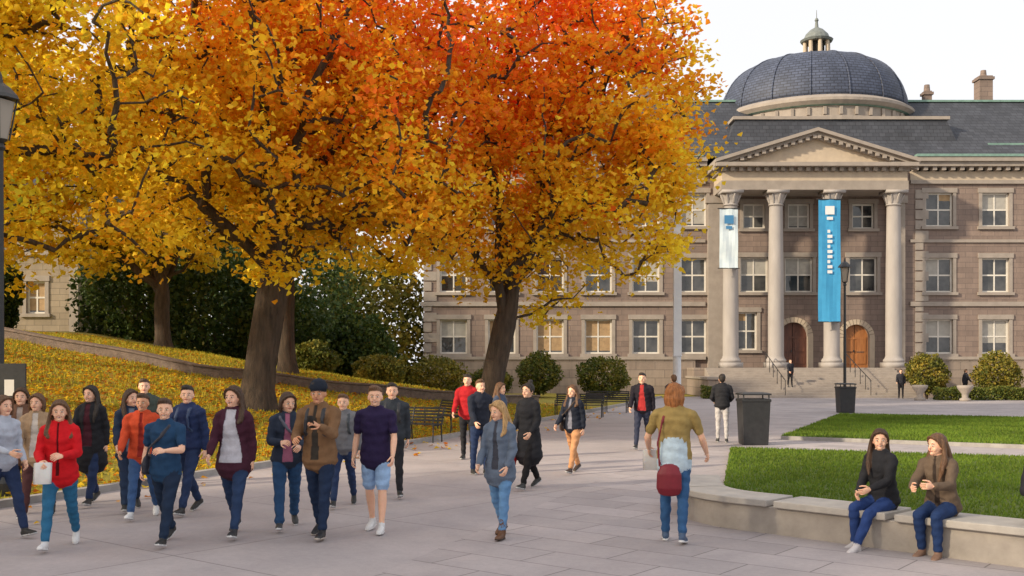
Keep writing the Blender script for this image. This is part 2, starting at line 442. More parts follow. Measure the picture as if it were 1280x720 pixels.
def shrub(name,c,rad,n,size,cols,seed,mat=None):
    r=np.random.default_rng(seed); e=empty(name)
    z=Hs(c[0],c[1])
    D=r.normal(size=(n,3)); D/=np.linalg.norm(D,axis=1)[:,None]
    u=r.uniform(0.2,1,n)**(1/3); lm=1+0.3*lump(D*1.3,seed)+.16*lump(D*4,seed+1)
    P=D*(u*lm)[:,None]*np.array(rad)+np.array([c[0],c[1],z+c[2]])
    P=P[P[:,2]>z-.1]
    t=np.clip(0.5+0.3*lump(P*.9/max(rad[0],1)*2,seed+3)*2+r.normal(0,.2,len(P)),0,1)
    col=grad([np.array(k) for k in cols],t)*r.uniform(.7,1.25,len(P))[:,None]
    leaves(P,size,col,'foliage',mat or M_green,parent=e)
    g=MB()
    for k in range(5):
        a=k*1.3; g.tube([(c[0],c[1],z-.1),(c[0]+.15*rad[0]*math.cos(a),c[1]+.15*rad[0]*math.sin(a),z+c[2]*.6),(c[0]+.5*rad[0]*math.cos(a),c[1]+.5*rad[0]*math.sin(a),z+c[2]*1.1)],[.05,.04,.015],6)
    g.build('stems',[M_bark],parent=e,smooth=True)
DG=[(0.025,0.055,0.015),(0.06,0.10,0.022),(0.12,0.15,0.025)]
BG=[(0.05,0.08,0.015),(0.13,0.15,0.025),(0.26,0.21,0.03)]
OG=[(0.08,.10,.02),(.22,.2,.03),(.36,.25,.035)]
sd=100
for (x,y,zc,rx,rz) in [(-20,54,2.2,2.8,3.4),(-15.5,53,2.2,2.8,3.8),(-11.5,52,1.6,2.4,2.8),(-8.3,54,1.5,2.2,2.4),(-13,60,4,4,5.5),(-20,64,4,5,6),(-26,51,1.6,1.5,2.0)]:
    shrub('evergreen_tree',(x,y,zc),(rx,rx,rz),7500,0.22,DG,sd); sd+=1
for (x,y,zc,rx,rz) in [(-9.5,72,4.5,4,5.5),(-16,76,6,5,7),(-24,78,6,5,7)]:
    shrub('tree',(x,y,zc),(rx,rx,rz),7000,0.3,OG,sd); sd+=1
for (x,y,zc,rx,rz,cc) in [(1.6,61,1.4,1.3,1.3,BG),(5.4,61,1.3,1.6,1.2,BG),(-4.2,58,1.2,1.6,1.2,OG),(-1.2,60,.9,1.2,.9,BG),(24.3,60,1.5,1.2,1.2,OG),(28.4,60,1.5,1.3,1.2,OG),(-9,46,.5,1.3,.8,BG),(-6.5,50,.6,1.3,.9,OG),(31,44,3,2,2,BG)]:
    shrub('shrub',(x,y,zc),(rx,rx,rz),4500,0.13,cc,sd); sd+=1
e=empty('hedge')
for (x0,x1,y0) in [(24.0,37,57.5),(11.2,12.2,60)]:
    n=int(1100*(x1-x0)); P=np.stack([rng.uniform(x0,x1,n),rng.uniform(y0,y0+1,n),rng.uniform(0,.75,n)],1); P[:,2]+=.06*np.sin(P[:,0]*3)
    leaves(P,0.1,grad([np.array(k) for k in BG],rng.uniform(0,.8,n)),'foliage',M_green,parent=e)
n=34000; x=rng.uniform(-26,8,n*2); y=rng.uniform(8,48,n*2); s=sdist(x,y); den=np.clip(np.exp(-((x+6)**2+(y-27)**2)/150)+.25,0,1)
m=((s>0.05)|((s>-1.8)&(rng.uniform(0,1,len(x))<.06)))&(rng.uniform(0,1,len(x))<den); x=x[m][:n];y=y[m][:n]
z=H(x,y)+np.where(sdist(x,y)>0,.0,.02)
leaves(np.stack([x,y,z],1),0.11,grad([YEL*.9,YEL*.85,GOLD*.8,ORA*.6,np.array((.3,.16,.04))],rng.uniform(0,1,len(x))),'fallen_leaves',M_leaf,up=True)
n=50000; x=rng.uniform(-22,6,n*2); y=rng.uniform(11,46,n*2); m=sdist(x,y)>.2; x=x[m][:n];y=y[m][:n];n=len(x)
a=rng.uniform(0,6.28,n); w=.012+y*.0004; z=H(x,y)-.03; V=np.empty((n,3,3))
V[:,0]=np.stack([x-np.cos(a)*w,y-np.sin(a)*w,z],1);V[:,1]=np.stack([x+np.cos(a)*w,y+np.sin(a)*w,z],1);V[:,2]=np.stack([x+rng.normal(0,.03,n),y+rng.normal(0,.03,n),z+rng.uniform(.06,.15,n)],1)
t=rng.uniform(0,1,n)[:,None]; npmesh('grass_tufts',V.reshape(-1,3),np.arange(n*3).reshape(-1,3),np.repeat(np.array([(.26,.28,.025)])*(1-t)+np.array([(.55,.44,.05)])*t,3,axis=0),M_lawn)

# ------------------------------------------------------------------ university building
def stone_wall_mat(name,c1,c2,mort,bw=1.0,rh=0.36):
    m,nt,b=newmat(name)
    tc=nt.nodes.new('ShaderNodeTexCoord'); mp=nt.nodes.new('ShaderNodeMapping'); mp.inputs['Rotation'].default_value=(R(90),0,0)
    nt.links.new(tc.outputs['Object'],mp.inputs[0])
    br=nt.nodes.new('ShaderNodeTexBrick'); br.inputs['Scale'].default_value=1; br.inputs['Brick Width'].default_value=bw; br.inputs['Row Height'].default_value=rh
    br.inputs['Mortar Size'].default_value=0.016; br.inputs['Bias'].default_value=-0.1
    br.inputs['Color1'].default_value=(*c1,1);br.inputs['Color2'].default_value=(*c2,1);br.inputs['Mortar'].default_value=(*mort,1)
    nt.links.new(mp.outputs[0],br.inputs['Vector'])
    st=ramp(nt,noise(nt,0.5,8,rough=.7),0.25,0.75,(0.78,0.78,0.8),(1.15,1.12,1.1)); c=mixcol(nt,1.0,br.outputs['Color'],st,'MULTIPLY')
    st=ramp(nt,noise(nt,3,4,stretch=(1,1,.15)),0.3,0.7,(0.88,0.88,0.88),(1.08,1.08,1.08)); c=mixcol(nt,1.0,c,st,'MULTIPLY')
    nt.links.new(c,b.inputs['Base Color']); b.inputs['Roughness'].default_value=0.9
    bump(nt,b,noise(nt,12,5),0.4,0.03); return m
M_wall=stone_wall_mat('brownstone',(0.265,0.20,0.168),(0.21,0.158,0.135),(0.15,0.118,0.105))
M_base=stone_wall_mat('base_ashlar',(0.30,0.245,0.205),(0.24,0.19,0.16),(0.13,0.11,0.095),1.3,.55)
M_trim=simple('limestone_trim',(0.36,0.31,0.27),(0.28,0.24,0.21),2,0.85,bmp=.2,detail=8)
M_col=simple('column_stone',(0.40,0.365,0.345),(0.31,0.28,0.265),1.5,0.8,bmp=.2,detail=8,stretch=(1,1,.3))
M_cream=simple('cream_frieze',(0.55,0.45,0.34),(0.44,0.36,0.28),2,0.8)
def slate():
    m,nt,b=newmat('slate_roof')
    tc=nt.nodes.new('ShaderNodeTexCoord'); mp=nt.nodes.new('ShaderNodeMapping'); mp.inputs['Rotation'].default_value=(R(90),0,0)
    nt.links.new(tc.outputs['Object'],mp.inputs[0])
    br=nt.nodes.new('ShaderNodeTexBrick'); br.inputs['Scale'].default_value=1; br.inputs['Brick Width'].default_value=.45; br.inputs['Row Height'].default_value=.28
    br.inputs['Mortar Size'].default_value=0.02
    br.inputs['Color1'].default_value=(.055,.06,.075,1);br.inputs['Color2'].default_value=(.036,.04,.052,1);br.inputs['Mortar'].default_value=(.022,.022,.03,1)
    nt.links.new(mp.outputs[0],br.inputs['Vector'])
    st=ramp(nt,noise(nt,.7,6),0.3,0.7,(0.75,0.75,0.75),(1.3,1.3,1.3)); c=mixcol(nt,1.0,br.outputs['Color'],st,'MULTIPLY')
    nt.links.new(c,b.inputs['Base Color']); b.inputs['Roughness'].default_value=0.75; return m
M_slate=slate()
M_frame=simple('window_frame_paint',(0.72,0.68,0.62),(0.6,0.56,0.5),3,0.5,bmp=0)
M_glass,nt,b=newmat('window_glass'); b.inputs['Roughness'].default_value=.06; b.inputs['Specular IOR Level'].default_value=.8
nt.links.new(ramp(nt,noise(nt,.8,3),0.35,0.7,(.02,.022,.025),(.10,.10,.10)),b.inputs['Base Color'])
bump(nt,b,noise(nt,1.2,2),.25,.05)
M_blind=simple('window_blind',(0.42,0.40,0.36),(0.33,0.31,0.28),4,0.7,bmp=0)
M_warm=simple('curtain_warm',(0.45,0.30,0.16),(0.30,0.2,0.11),4,0.7,bmp=0)
M_wood=simple('oak_door',(0.42,0.17,0.05),(0.28,0.10,0.03),3,0.5,stretch=(4,4,.5))
M_wood2=simple('dark_door',(0.16,0.055,0.03),(0.08,0.03,0.02),3,0.5,stretch=(4,4,.5))
M_copper=simple('copper_patina',(0.20,0.33,0.28),(0.13,0.22,0.19),4,0.6)
M_lead=simple('lead_grey',(0.20,0.22,0.215),(0.13,0.145,0.14),4,0.6)
M_black=simple('black_iron',(0.018,0.018,0.02),(0.03,0.03,0.032),8,0.45,bmp=.1)
M_dark=simple('interior_dark',(0.03,0.028,0.026),(0.02,0.02,0.02),2,0.9,bmp=0)
bld=empty('university_hall')
def wall_open(mb,x0,x1,z0,z1,Y,ops,depth=.28,mat=0,matr=1):
    xs=sorted({x0,x1}|{o[0] for o in ops}|{o[1] for o in ops}); zs=sorted({z0,z1}|{o[2] for o in ops}|{o[3] for o in ops})
    for a,b in zip(xs[:-1],xs[1:]):
        for c,d in zip(zs[:-1],zs[1:]):
            cx,cz=(a+b)/2,(c+d)/2
            if any(o[0]<cx<o[1] and o[2]<cz<o[3] for o in ops): continue
            mb.quad([(a,Y,c),(b,Y,c),(b,Y,d),(a,Y,d)],mat)
    for o in ops:
        a,b,c,d=o[:4]; y=Y+depth
        mb.quad([(a,Y,c),(a,Y,d),(a,y,d),(a,y,c)],matr); mb.quad([(b,Y,c),(b,y,c),(b,y,d),(b,Y,d)],matr)
        mb.quad([(a,Y,d),(b,Y,d),(b,y,d),(a,y,d)],matr); mb.quad([(a,Y,c),(a,y,c),(b,y,c),(b,Y,c)],matr)
wr=random.Random(3)
def window(mb,a,b,c,d,Y,sill=True):
    y=Y+.17; t=.11
    mb.box(a,a+t,y,y+.08,c,d,0); mb.box(b-t,b,y,y+.08,c,d,0); mb.box(a+t,b-t,y,y+.08,d-t,d,0); mb.box(a+t,b-t,y,y+.08,c,c+t,0)
    mz=(c+d)/2; mb.box(a+t,b-t,y+.01,y+.07,mz-.05,mz+.05,0)
    mx=(a+b)/2; mb.box(mx-.045,mx+.045,y+.012,y+.068,c+t,mz-.05,0); mb.box(mx-.045,mx+.045,y+.012,y+.068,mz+.05,d-t,0)
    mb.quad([(a,y+.05,c),(b,y+.05,c),(b,y+.05,d),(a,y+.05,d)],1)
    if wr.random()<.7:
        mt=wr.choice([2,2,2,6]); f=wr.choice([.2,.3,.5,.5,.7,.95]); zb=d-t-(d-c-2*t)*f
        for (p,q) in ((a+t,mx-.045),(mx+.045,b-t)):
            if wr.random()<.15: continue
            z0=max(zb,mz+.05) ; mb.quad([(p,y+.046,z0),(q,y+.046,z0),(q,y+.046,d-t),(p,y+.046,d-t)],mt)
            if zb<mz-.1: mb.quad([(p,y+.046,zb),(q,y+.046,zb),(q,y+.046,mz-.05),(p,y+.046,mz-.05)],mt)
def surround(mb,a,b,c,d,Y,m=0):
    w=.22
    mb.box(a-w,a,Y-.06,Y+.02,c,d,m); mb.box(b,b+w,Y-.06,Y+.02,c,d,m)
    mb.box(a-w-.06,b+w+.06,Y-.10,Y+.02,d,d+.32,m); mb.box(a-w-.1,b+w+.1,Y-.16,Y+.02,c-.2,c,m)
YF=70.0
lw=[-4.0,-0.7,2.6,5.9,9.15,12.35]; rw=[29.2,33.05,36.9,40.7,44.5]
rows=[(2.75,5.1),(6.95,9.3),(11.45,13.75)]
ops=[];W_=.93
for x in lw+rw:
    for (c,d) in rows: ops.append((x-W_,x+W_,c,d))
walls=MB(); wins=MB(); trim=MB()
px=[16.55,19.6,24.0]
pops=[(x-.75,x+.75,11.3,13.0) for x in px]+[(x-.95,x+.95,6.95,9.35) for x in px]
pops+=[(15.35,16.75,3.0,5.6)]
doors=[(18.25,20.2,1.8,4.9),(22.6,24.4,1.8,4.75)]
wall_open(walls,-6,46,0,15.2,YF,ops+pops+doors,.3)
for o in ops: window(wins,*o,YF); surround(trim,*o,YF)
for o in pops: window(wins,*o,YF); surround(trim,*o,YF)
walls.quad([(-6,YF,0),(-6,YF,15.2),(-6,88,15.2),(-6,88,0)],0); walls.quad([(46,YF,0),(46,88,0),(46,88,15.2),(46,YF,15.2)],0); walls.quad([(-6,88,0),(-6,88,15.2),(46,88,15.2),(46,88,0)],0)
walls.box(-6.1,12.5,YF-.22,YF,0,2.35,2); walls.box(27.3,46.1,YF-.22,YF,0,2.35,2)
for (a,b) in ((-6.2,13.2),(27.2,46.2)):
    trim.box(a,b,YF-.30,YF,2.35,2.55,0); trim.box(a,b,YF-.14,YF,6.0,6.3,0); trim.box(a,b,YF-.12,YF,10.35,10.55,0)
    trim.box(a,b,YF-.18,YF,14.35,14.6,0); trim.box(a,b,YF-.08,YF,14.6,15.2,1)
    trim.box(a,b,YF-.75,YF+.5,15.45,15.75,0); trim.box(a,b,YF-.95,YF+.5,15.75,16.05,0)
    x=a+.1
    while x<b-.3: trim.box(x,x+.28,YF-.6,YF,15.2,15.45,0); x+=.62
for x in (13.9,26.2): trim.box(x-.55,x+.55,YF-.35,YF,1.8,13.5,0); trim.box(x-.7,x+.7,YF-.42,YF,13.0,13.5,0)
for x in (-6.05,27.55):
    for k in range(20):
        w=.9 if k%2 else .55; trim.box(x,x+w,YF-.07-.2*(k<4),YF-.001,.05+k*.7,.05+k*.7+.6,0)
def door(a,b,c,d,m,arch=False):
    y=YF+.22; mid=(a+b)/2
    wins.box(a,mid-.02,y,y+.07,c,d,m); wins.box(mid+.02,b,y,y+.07,c,d,m)
    for s in (a+.12,mid+.12):
        w=(b-a)/2-.26
        for (z0,z1) in ((c+.25,c+.95),(c+1.1,c+2.0)): wins.box(s,s+w,y-.04,y,z0,z1,m)
    wins.box(mid-.12,mid-.06,y-.08,y,c+1.05,c+1.2,5)
    if arch:
        r=(b-a)/2; n=14; pts=[(mid+r*math.cos(math.pi*i/n),YF-.03,d-r+r*math.sin(math.pi*i/n)) for i in range(n+1)]
        for i in range(n):
            p,q=pts[i],pts[i+1]; trim.quad([(p[0],YF-.03,d+.03),(q[0],YF-.03,d+.03),q,p][::-1],0)
            trim.quad([p,q,(q[0],YF+.25,q[2]),(p[0],YF+.25,p[2])],0)
        ro=r+.35
        for i in range(n):
            a0=math.pi*i/n;a1=math.pi*(i+1)/n-.03
            P=[(mid+rr_*math.cos(t),YF-.14,d-r+rr_*math.sin(t)) for (rr_,t) in ((r,a0),(r,a1),(ro,a1),(ro,a0))]
            trim.quad(P,1); trim.quad([P[3],P[2],(P[2][0],YF,P[2][2]),(P[3][0],YF,P[3][2])],1)
        trim.box(a-.35,a,YF-.14,YF,c,d-r,1); trim.box(b,b+.35,YF-.14,YF,c,d-r,1)
        wins.box(a+.1,b-.1,y-.05,y,d-r-.12,d-r+.02,m)
        for s in (a+.2,mid+.12): wins.box(s,s+(b-a)/2-.4,y-.03,y-.001,d-r-1.0,d-r-.25,1)
door(*doors[0],4,True); door(*doors[1],3,True)
wins.build('windows_and_doors',[M_frame,M_glass,M_blind,M_wood,M_wood2,M_black,M_warm],parent=bld)
walls.quad([(-5.9,YF+1.5,0),(45.9,YF+1.5,0),(45.9,YF+1.5,15),(-5.9,YF+1.5,15)],3)
walls.build('walls',[M_wall,M_trim,M_base,M_dark],parent=bld)
cols=MB(); YC=67.9
for x in (14.5,17.5,21.2,25.3):
    cols.box(x-.68,x+.68,YC-.68,YC+.68,1.8,2.15)
    cols.rev(x,YC,[(.66,2.15),(.68,2.3),(.56,2.45),(.52,2.6),(.52,5),(.50,8),(.44,12.4),(.43,12.5),(.52,12.55),(.45,12.65),(.50,12.9),(.62,13.2),(.66,13.3)],24)
    for a in range(8):
        t=a*math.pi/4+.2; cols.tube([(x+.45*math.cos(t),YC+.45*math.sin(t),12.7),(x+.55*math.cos(t),YC+.55*math.sin(t),13.0),(x+.68*math.cos(t),YC+.68*math.sin(t),13.22)],[.07,.09,.06],6)
    cols.box(x-.72,x+.72,YC-.72,YC+.72,13.3,13.5)
co=cols.build('columns',[M_col],smooth=False,parent=bld)
for p in co.data.polygons: p.use_smooth=len(p.vertices)==4 and abs(p.normal.z)<.3
ped=MB(); xa,xb=13.75,26.05; xm=19.9
ped.box(xa,xb,67.25,YF,13.5,14.1,0); ped.box(xa+.05,xb-.05,67.3,YF,14.1,14.7,1)
x=xa
while x<xb-.2: ped.box(x,x+.26,66.95,67.3,14.7,14.95,0); x+=.55
ped.box(xa-.1,xb+.1,67.24,YF,14.7,14.95,0)
ov=.45
ped.box(xa-ov,xb+ov,66.6,YF,14.95,15.2,0)
zt=17.25
ped.add([(xa+.2,67.3,15.2),(xb-.2,67.3,15.2),(xm,67.3,zt-.3)],[(0,1,2)],1)
for s,xe in ((-1,xa-ov-.05),(1,xb+ov+.05)):
    for (o,th,yy) in ((0,.22,66.55),(-.22,.2,66.85),(-.44,.2,67.05)):
        p=[(xe,yy,15.2+o+.22),(xm,yy,zt+o+.2),(xm,yy,zt+o+.2-th),(xe,yy,15.2+o+.22-th)]
        q=[(a,YF+3 if o==0 else 67.5,c) for a,_,c in p]
        ped.add(p+q,[(0,1,2,3),(0,4,5,1),(3,2,6,7),(0,3,7,4)],0)
    n=14
    for k in range(n):
        t=(k+.7)/n; x=xe*(1-t)+xm*t; zz=(15.42*(1-t)+(zt+.2)*t)-.62
        if zz>15.22: ped.box(x-.12,x+.12,66.75,67.28,zz,zz+.2,0)
ped.add([(xa,67.2,15.21),(xb,67.2,15.21),(xm,67.2,zt-.05),(xa,YF+4,15.21),(xb,YF+4,15.21),(xm,YF+4,zt-.05)],[(0,2,5,3),(1,4,5,2)],2)
ped.build('pediment',[M_trim,M_cream,M_slate],parent=bld)
st=MB(); ns=12
for k in range(ns):
    st.box(12.6,24.9,62.0+k*.42,62.0+(k+1)*.42 if k<ns-1 else YF,0,(k+1)*.15,0)
st.box(24.9,28,66.9,YF-.001,0,1.8,1)
st.box(11.9,12.6,62.0,YF-.25,0,1.1,1); st.box(11.8,12.7,61.9,YF-.3,1.1,1.25,0); st.box(24.9,25.6,62.0,66.9,0,1.1,1); st.box(24.8,25.7,61.9,66.85,1.1,1.25,0)
st.box(11.9,13.9,67,YF-.25,1.25,1.8,1)
for xr in (16.6,21.8):
    for k in range(6): st.tube([(xr,62.2+k*.95,.15+k*.34),(xr,62.2+k*.95,1.05+k*.34)],[.025,.025],6,2)
    st.tube([(xr,62.2,1.05),(xr,66.95,2.75)],[.03,.03],6,2)
st.build('steps',[M_trim,M_base,M_black],parent=bld,bevel=.01)
trim.build('stone_trim',[M_trim,M_cream],parent=bld)
rf=MB()
rf.add([(-6.6,YF-.6,16.05),(46.6,YF-.6,16.05),(42,YF+6.5,21.6),(-2,YF+6.5,21.6),(-6.6,88.6,16.05),(46.6,88.6,16.05),(42,83,21.6),(-2,83,21.6)],
 [(0,1,2,3),(1,5,6,2),(5,4,7,6),(4,0,3,7),(3,2,6,7)],0)
rf.box(-6.9,12.9,YF-1.02,YF-.55,16.05,16.2,1); rf.box(27.3,46.9,YF-1.02,YF-.55,16.05,16.22,1)
rf.box(-2,42,YF+6.35,YF+6.6,21.6,21.75,1)
for (x,w,zt_,y) in ((35.9,.5,23.9,78),(31.6,.28,22.8,78),(41,.5,23.6,78),(10,.5,23.4,78)):
    rf.box(x-w,x+w,y-w,y+w,18,zt_,2); rf.box(x-w-.1,x+w+.1,y-w-.1,y+w+.1,zt_-.3,zt_-.1,2); rf.rev(x,y,[(.25,zt_),(.2,zt_+.5)],10,2)
for x in (38.5,):
    rf.box(x-.7,x+.7,71.5,74,16.8,18.0,1); rf.add([(x-.85,71.4,18),(x+.85,71.4,18),(x,71.4,18.7),(x-.85,75,18),(x+.85,75,18),(x,75,18.7)],[(0,1,2),(0,2,5,3),(1,4,5,2)],1)
    rf.quad([(x-.45,71.48,17),(x+.45,71.48,17),(x+.45,71.48,17.9),(x-.45,71.48,17.9)],3)
rf.box(33.0,35.6,70.9,72.2,17.0,17.35,1)
rf.build('roof',[M_slate,M_copper,M_wall,M_glass],parent=bld)
def dome_mat():
    m,nt,b=newmat('dome_slate')
    tc=nt.nodes.new('ShaderNodeTexCoord'); sx=nt.nodes.new('ShaderNodeSeparateXYZ'); nt.links.new(tc.outputs['Object'],sx.inputs[0])
    at=nt.nodes.new('ShaderNodeMath'); at.operation='ARCTAN2'; nt.links.new(sx.outputs['Y'],at.inputs[0]); nt.links.new(sx.outputs['X'],at.inputs[1])
    mu=nt.nodes.new('ShaderNodeMath'); mu.operation='MULTIPLY'; mu.inputs[1].default_value=6.9; nt.links.new(at.outputs[0],mu.inputs[0])
    cb=nt.nodes.new('ShaderNodeCombineXYZ'); nt.links.new(mu.outputs[0],cb.inputs[0]); nt.links.new(sx.outputs['Z'],cb.inputs[1])
    br=nt.nodes.new('ShaderNodeTexBrick'); br.inputs['Scale'].default_value=1; br.inputs['Brick Width'].default_value=.5; br.inputs['Row Height'].default_value=.22
    br.inputs['Mortar Size'].default_value=0.03; br.inputs['Color1'].default_value=(.065,.08,.13,1);br.inputs['Color2'].default_value=(.042,.053,.09,1);br.inputs['Mortar'].default_value=(.02,.024,.04,1)
    nt.links.new(cb.outputs[0],br.inputs['Vector'])
    st=ramp(nt,noise(nt,.8,6),0.3,0.7,(0.8,0.8,0.8),(1.3,1.3,1.3)); nt.links.new(mixcol(nt,1.0,br.outputs['Color'],st,'MULTIPLY'),b.inputs['Base Color'])
    b.inputs['Roughness'].default_value=.65; return m
M_dome=dome_mat()
dx,dy=23.1,79.0
d=MB(); prof=[]
for k in range(17):
    t=k/16; a=t*math.pi/2; rr_=7.0*math.cos(a)**0.60; zz=4.4*math.sin(a)**0.98; prof.append((max(rr_,.6),zz))
d.rev(0,0,prof,64,0)
for i in range(16):
    a=2*math.pi*i/16+.1; pts=[((r_+.02)*math.cos(a),(r_+.02)*math.sin(a),z_) for r_,z_ in prof[:-1]]
    d.tube(pts,[.06]*len(pts),6,0)
d.build('dome',[M_dome],smooth=True,parent=bld,loc=(dx,dy,20.95))
dr=MB()
dr.rev(dx,dy,[(7.3,19.2),(7.3,19.5),(7.05,19.55),(7.05,20.2),(7.25,20.3),(7.5,20.55),(7.5,20.75),(7.2,20.95),(6.9,21.1)],64,0)
dr.rev(dx,dy,[(7.12,20.22),(7.3,20.28)],64,1)
q=[(dx-8.6,70.9,16.2),(dx+8.3,70.9,16.2),(dx+8.3,87,16.2),(dx-8.6,87,16.2),(dx-7.4,71.9,19.2),(dx+7.4,71.9,19.2),(dx+7.4,86,19.2),(dx-7.4,86,19.2)]
dr.add(q,[(0,1,5,4),(1,2,6,5),(2,3,7,6),(3,0,4,7),(4,5,6,7)],2)
dr.box(dx-7.6,dx+7.6,71.75,86.1,19.2,19.42,0)
for i in range(40):
    a=2*math.pi*i/40; x=dx+7.12*math.cos(a); y=dy+7.12*math.sin(a); dr.box(x-.1,x+.1,y-.1,y+.1,19.6,20.15,0)
dr.build('dome_drum',[M_trim,M_copper,M_slate],parent=bld)
ln=MB(); lz=25.25
ln.rev(dx+.4,dy,[(1.5,lz),(1.4,lz+.25),(1.15,lz+.3),(1.15,lz+.5)],16,0)
for i in range(8):
    a=i*math.pi/4; ln.rev(dx+.4+.9*math.cos(a),dy+.9*math.sin(a),[(.17,lz+.5),(.15,lz+1.6)],8,0)
ln.rev(dx+.4,dy,[(.6,lz+.5),(.6,lz+1.6)],12,2)
ln.rev(dx+.4,dy,[(1.15,lz+1.6),(1.25,lz+1.75),(1.0,lz+1.85),(.85,lz+2.2),(.5,lz+2.55),(.15,lz+2.75),(.1,lz+3.2),(.16,lz+3.3),(.1,lz+3.45),(.03,lz+3.5),(.02,lz+4.1)],16,1)
ln.build('lantern_cupola',[M_cream,M_lead,M_dark],parent=bld)

def banner(x0,x1,z0,z1,y,c1,c2,name):
    m,nt,b=newmat(name+'_cloth'); 
    nt.links.new(mixcol(nt,ramp(nt,noise(nt,2,3),.3,.7),c1,c2),b.inputs['Base Color']); b.inputs['Roughness'].default_value=.7
    mw=simple('print_white',(.75,.75,.75),(.7,.7,.7),3,.6,bmp=0); mb_=simple('print_blue',(.05,.2,.4),(.05,.2,.4),3,.6,bmp=0)
    g=MB(); n=30;vs=[];fs=[]
    for k in range(n+1):
        z=z0+(z1-z0)*k/n
        for j in range(7):
            x=x0+(x1-x0)*j/6; vs.append((x,y+.05*math.sin(k*.35)*(1-k/n)+.03*math.sin(j*1.5+k*.2),z))
    for k in range(n):
        for j in range(6): fs.append((k*7+j,k*7+j+1,k*7+j+8,k*7+j+7))
    g.add(vs,fs,0)
    g.tube([(x0-.1,y,z1),(x1+.1,y,z1)],[.04,.04],6,1); g.tube([(x0-.1,y,z0),(x1+.1,y,z0)],[.03,.03],6,1)
    g.tube([(x1,y,z1),(x1,y+.7,z1)],[.03,.03],6,1);g.tube([(x1,y,z0),(x1,y+.7,z0)],[.03,.03],6,1)
    mk=2 if 'blue' in name else 3
    xc=(x0+x1)/2
    g.box(xc-.3,xc+.3,y-.09,y-.085,z1-1.0,z1-.45,mk); g.box(xc-.2,xc+.2,y-.09,y-.085,z1-1.35,z1-1.15,mk)
    if mk==2:
        for k in range(9): g.box(xc-.16,xc+(.16 if k%3 else .02),y-.1,y-.096,z1-2.2-k*.33,z1-2.0-k*.33,mk)
    g.build(name,[m,M_black,mw,mb_],smooth=False)
banner(20.0,21.45,4.8,12.8,66.85,(.05,.33,.60),(.04,.28,.53),'blue_banner')
banner(13.55,14.75,8.3,12.2,66.85,(.66,.74,.78),(.55,.65,.71),'white_banner')

lb=MB(); lwn=MB(); ltr=MB(); lx0,lx1,ly=-46,-25.4,60
o2=[]
for x in np.arange(-44,-26,2.3):
    for z0 in (5.0,8.6): o2.append((x-.55,x+.55,z0,z0+1.9))
wall_open(lb,lx0,lx1,2.5,12.0,ly,o2,.3)
for o in o2: window(lwn,*o,ly); surround(ltr,*o,ly)
lb.quad([(lx1,ly,2.5),(lx1,ly+10,2.5),(lx1,ly+10,12),(lx1,ly,12)],0)
ltr.box(lx0,lx1+.3,ly-.3,ly+.2,12,12.4,0); ltr.box(lx1-.5,lx1+.02,ly-.12,ly,2.5,12,0)
lb.add([(lx0,ly-.3,12.4),(lx1+.3,ly-.3,12.4),(lx1-1,ly+5,15.5),(lx0,ly+5,15.5),(lx1+.3,ly+10,12.4),(lx0,ly+10,12.4)],[(0,1,2,3),(1,4,2),(3,2,4,5)],2)
lb.quad([(lx0,ly+1,2.5),(lx1-.1,ly+1,2.5),(lx1-.1,ly+1,11.9),(lx0,ly+1,11.9)],3)
M_lime=stone_wall_mat('limestone_wall',(0.34,0.28,0.21),(0.28,0.23,0.17),(0.18,0.15,0.11))
e=empty('stone_building'); lb.build('walls',[M_lime,M_trim,M_slate,M_dark],parent=e); lwn.build('windows',[M_frame,M_glass,M_blind,M_wood,M_wood2,M_black,M_warm],parent=e); ltr.build('trim',[M_trim],parent=e)

# ------------------------------------------------------------------ street furniture
def lamp(x,y,h,sign=False):
    z=Hs(x,y) if sdist(np.array([x]),np.array([y]))[0]>0 else 0
    e=empty('street_lamp'); g=MB()
    g.rev(x,y,[(.20,z-.1),(.20,z+.15),(.15,z+.25),(.13,z+.8),(.09,z+.95),(.065,z+1.1),(.05,z+h-.9),(.085,z+h-.85),(.05,z+h-.78),(.12,z+h-.72)],14,0)
    b0=z+h-.72
    g.rev(x,y,[(.30,b0+.62),(.27,b0+.68),(.16,b0+.80),(.05,b0+.88),(.03,b0+1.0),(.01,b0+1.05)],8,0)
    for i in range(4):
        a=i*math.pi/2+.4; g.tube([(x+.13*math.cos(a),y+.13*math.sin(a),b0),(x+.24*math.cos(a),y+.24*math.sin(a),b0+.63)],[.014,.014],5,0)
    g.rev(x,y,[(.11,b0),(.21,b0+.6)],4,1,rot=.4)
    m2,nt,b=newmat('lamp_glass'); b.inputs['Base Color'].default_value=(.35,.3,.25,1); b.inputs['Roughness'].default_value=.25
    if sign:
        g.box(x-.02,x+.42,y-.06,y-.02,z+1.1,z+2.0,0); g.box(x+.06,x+.32,y-.066,y-.062,z+1.25,z+1.4,2); g.box(x+.1,x+.25,y-.066,y-.062,z+1.5,z+1.75,2)
    g.build('lamp_post',[M_black,m2,M_frame],parent=e)
lamp(-7.95,15.9,6.2,True); lamp(14.3,44,6.3)
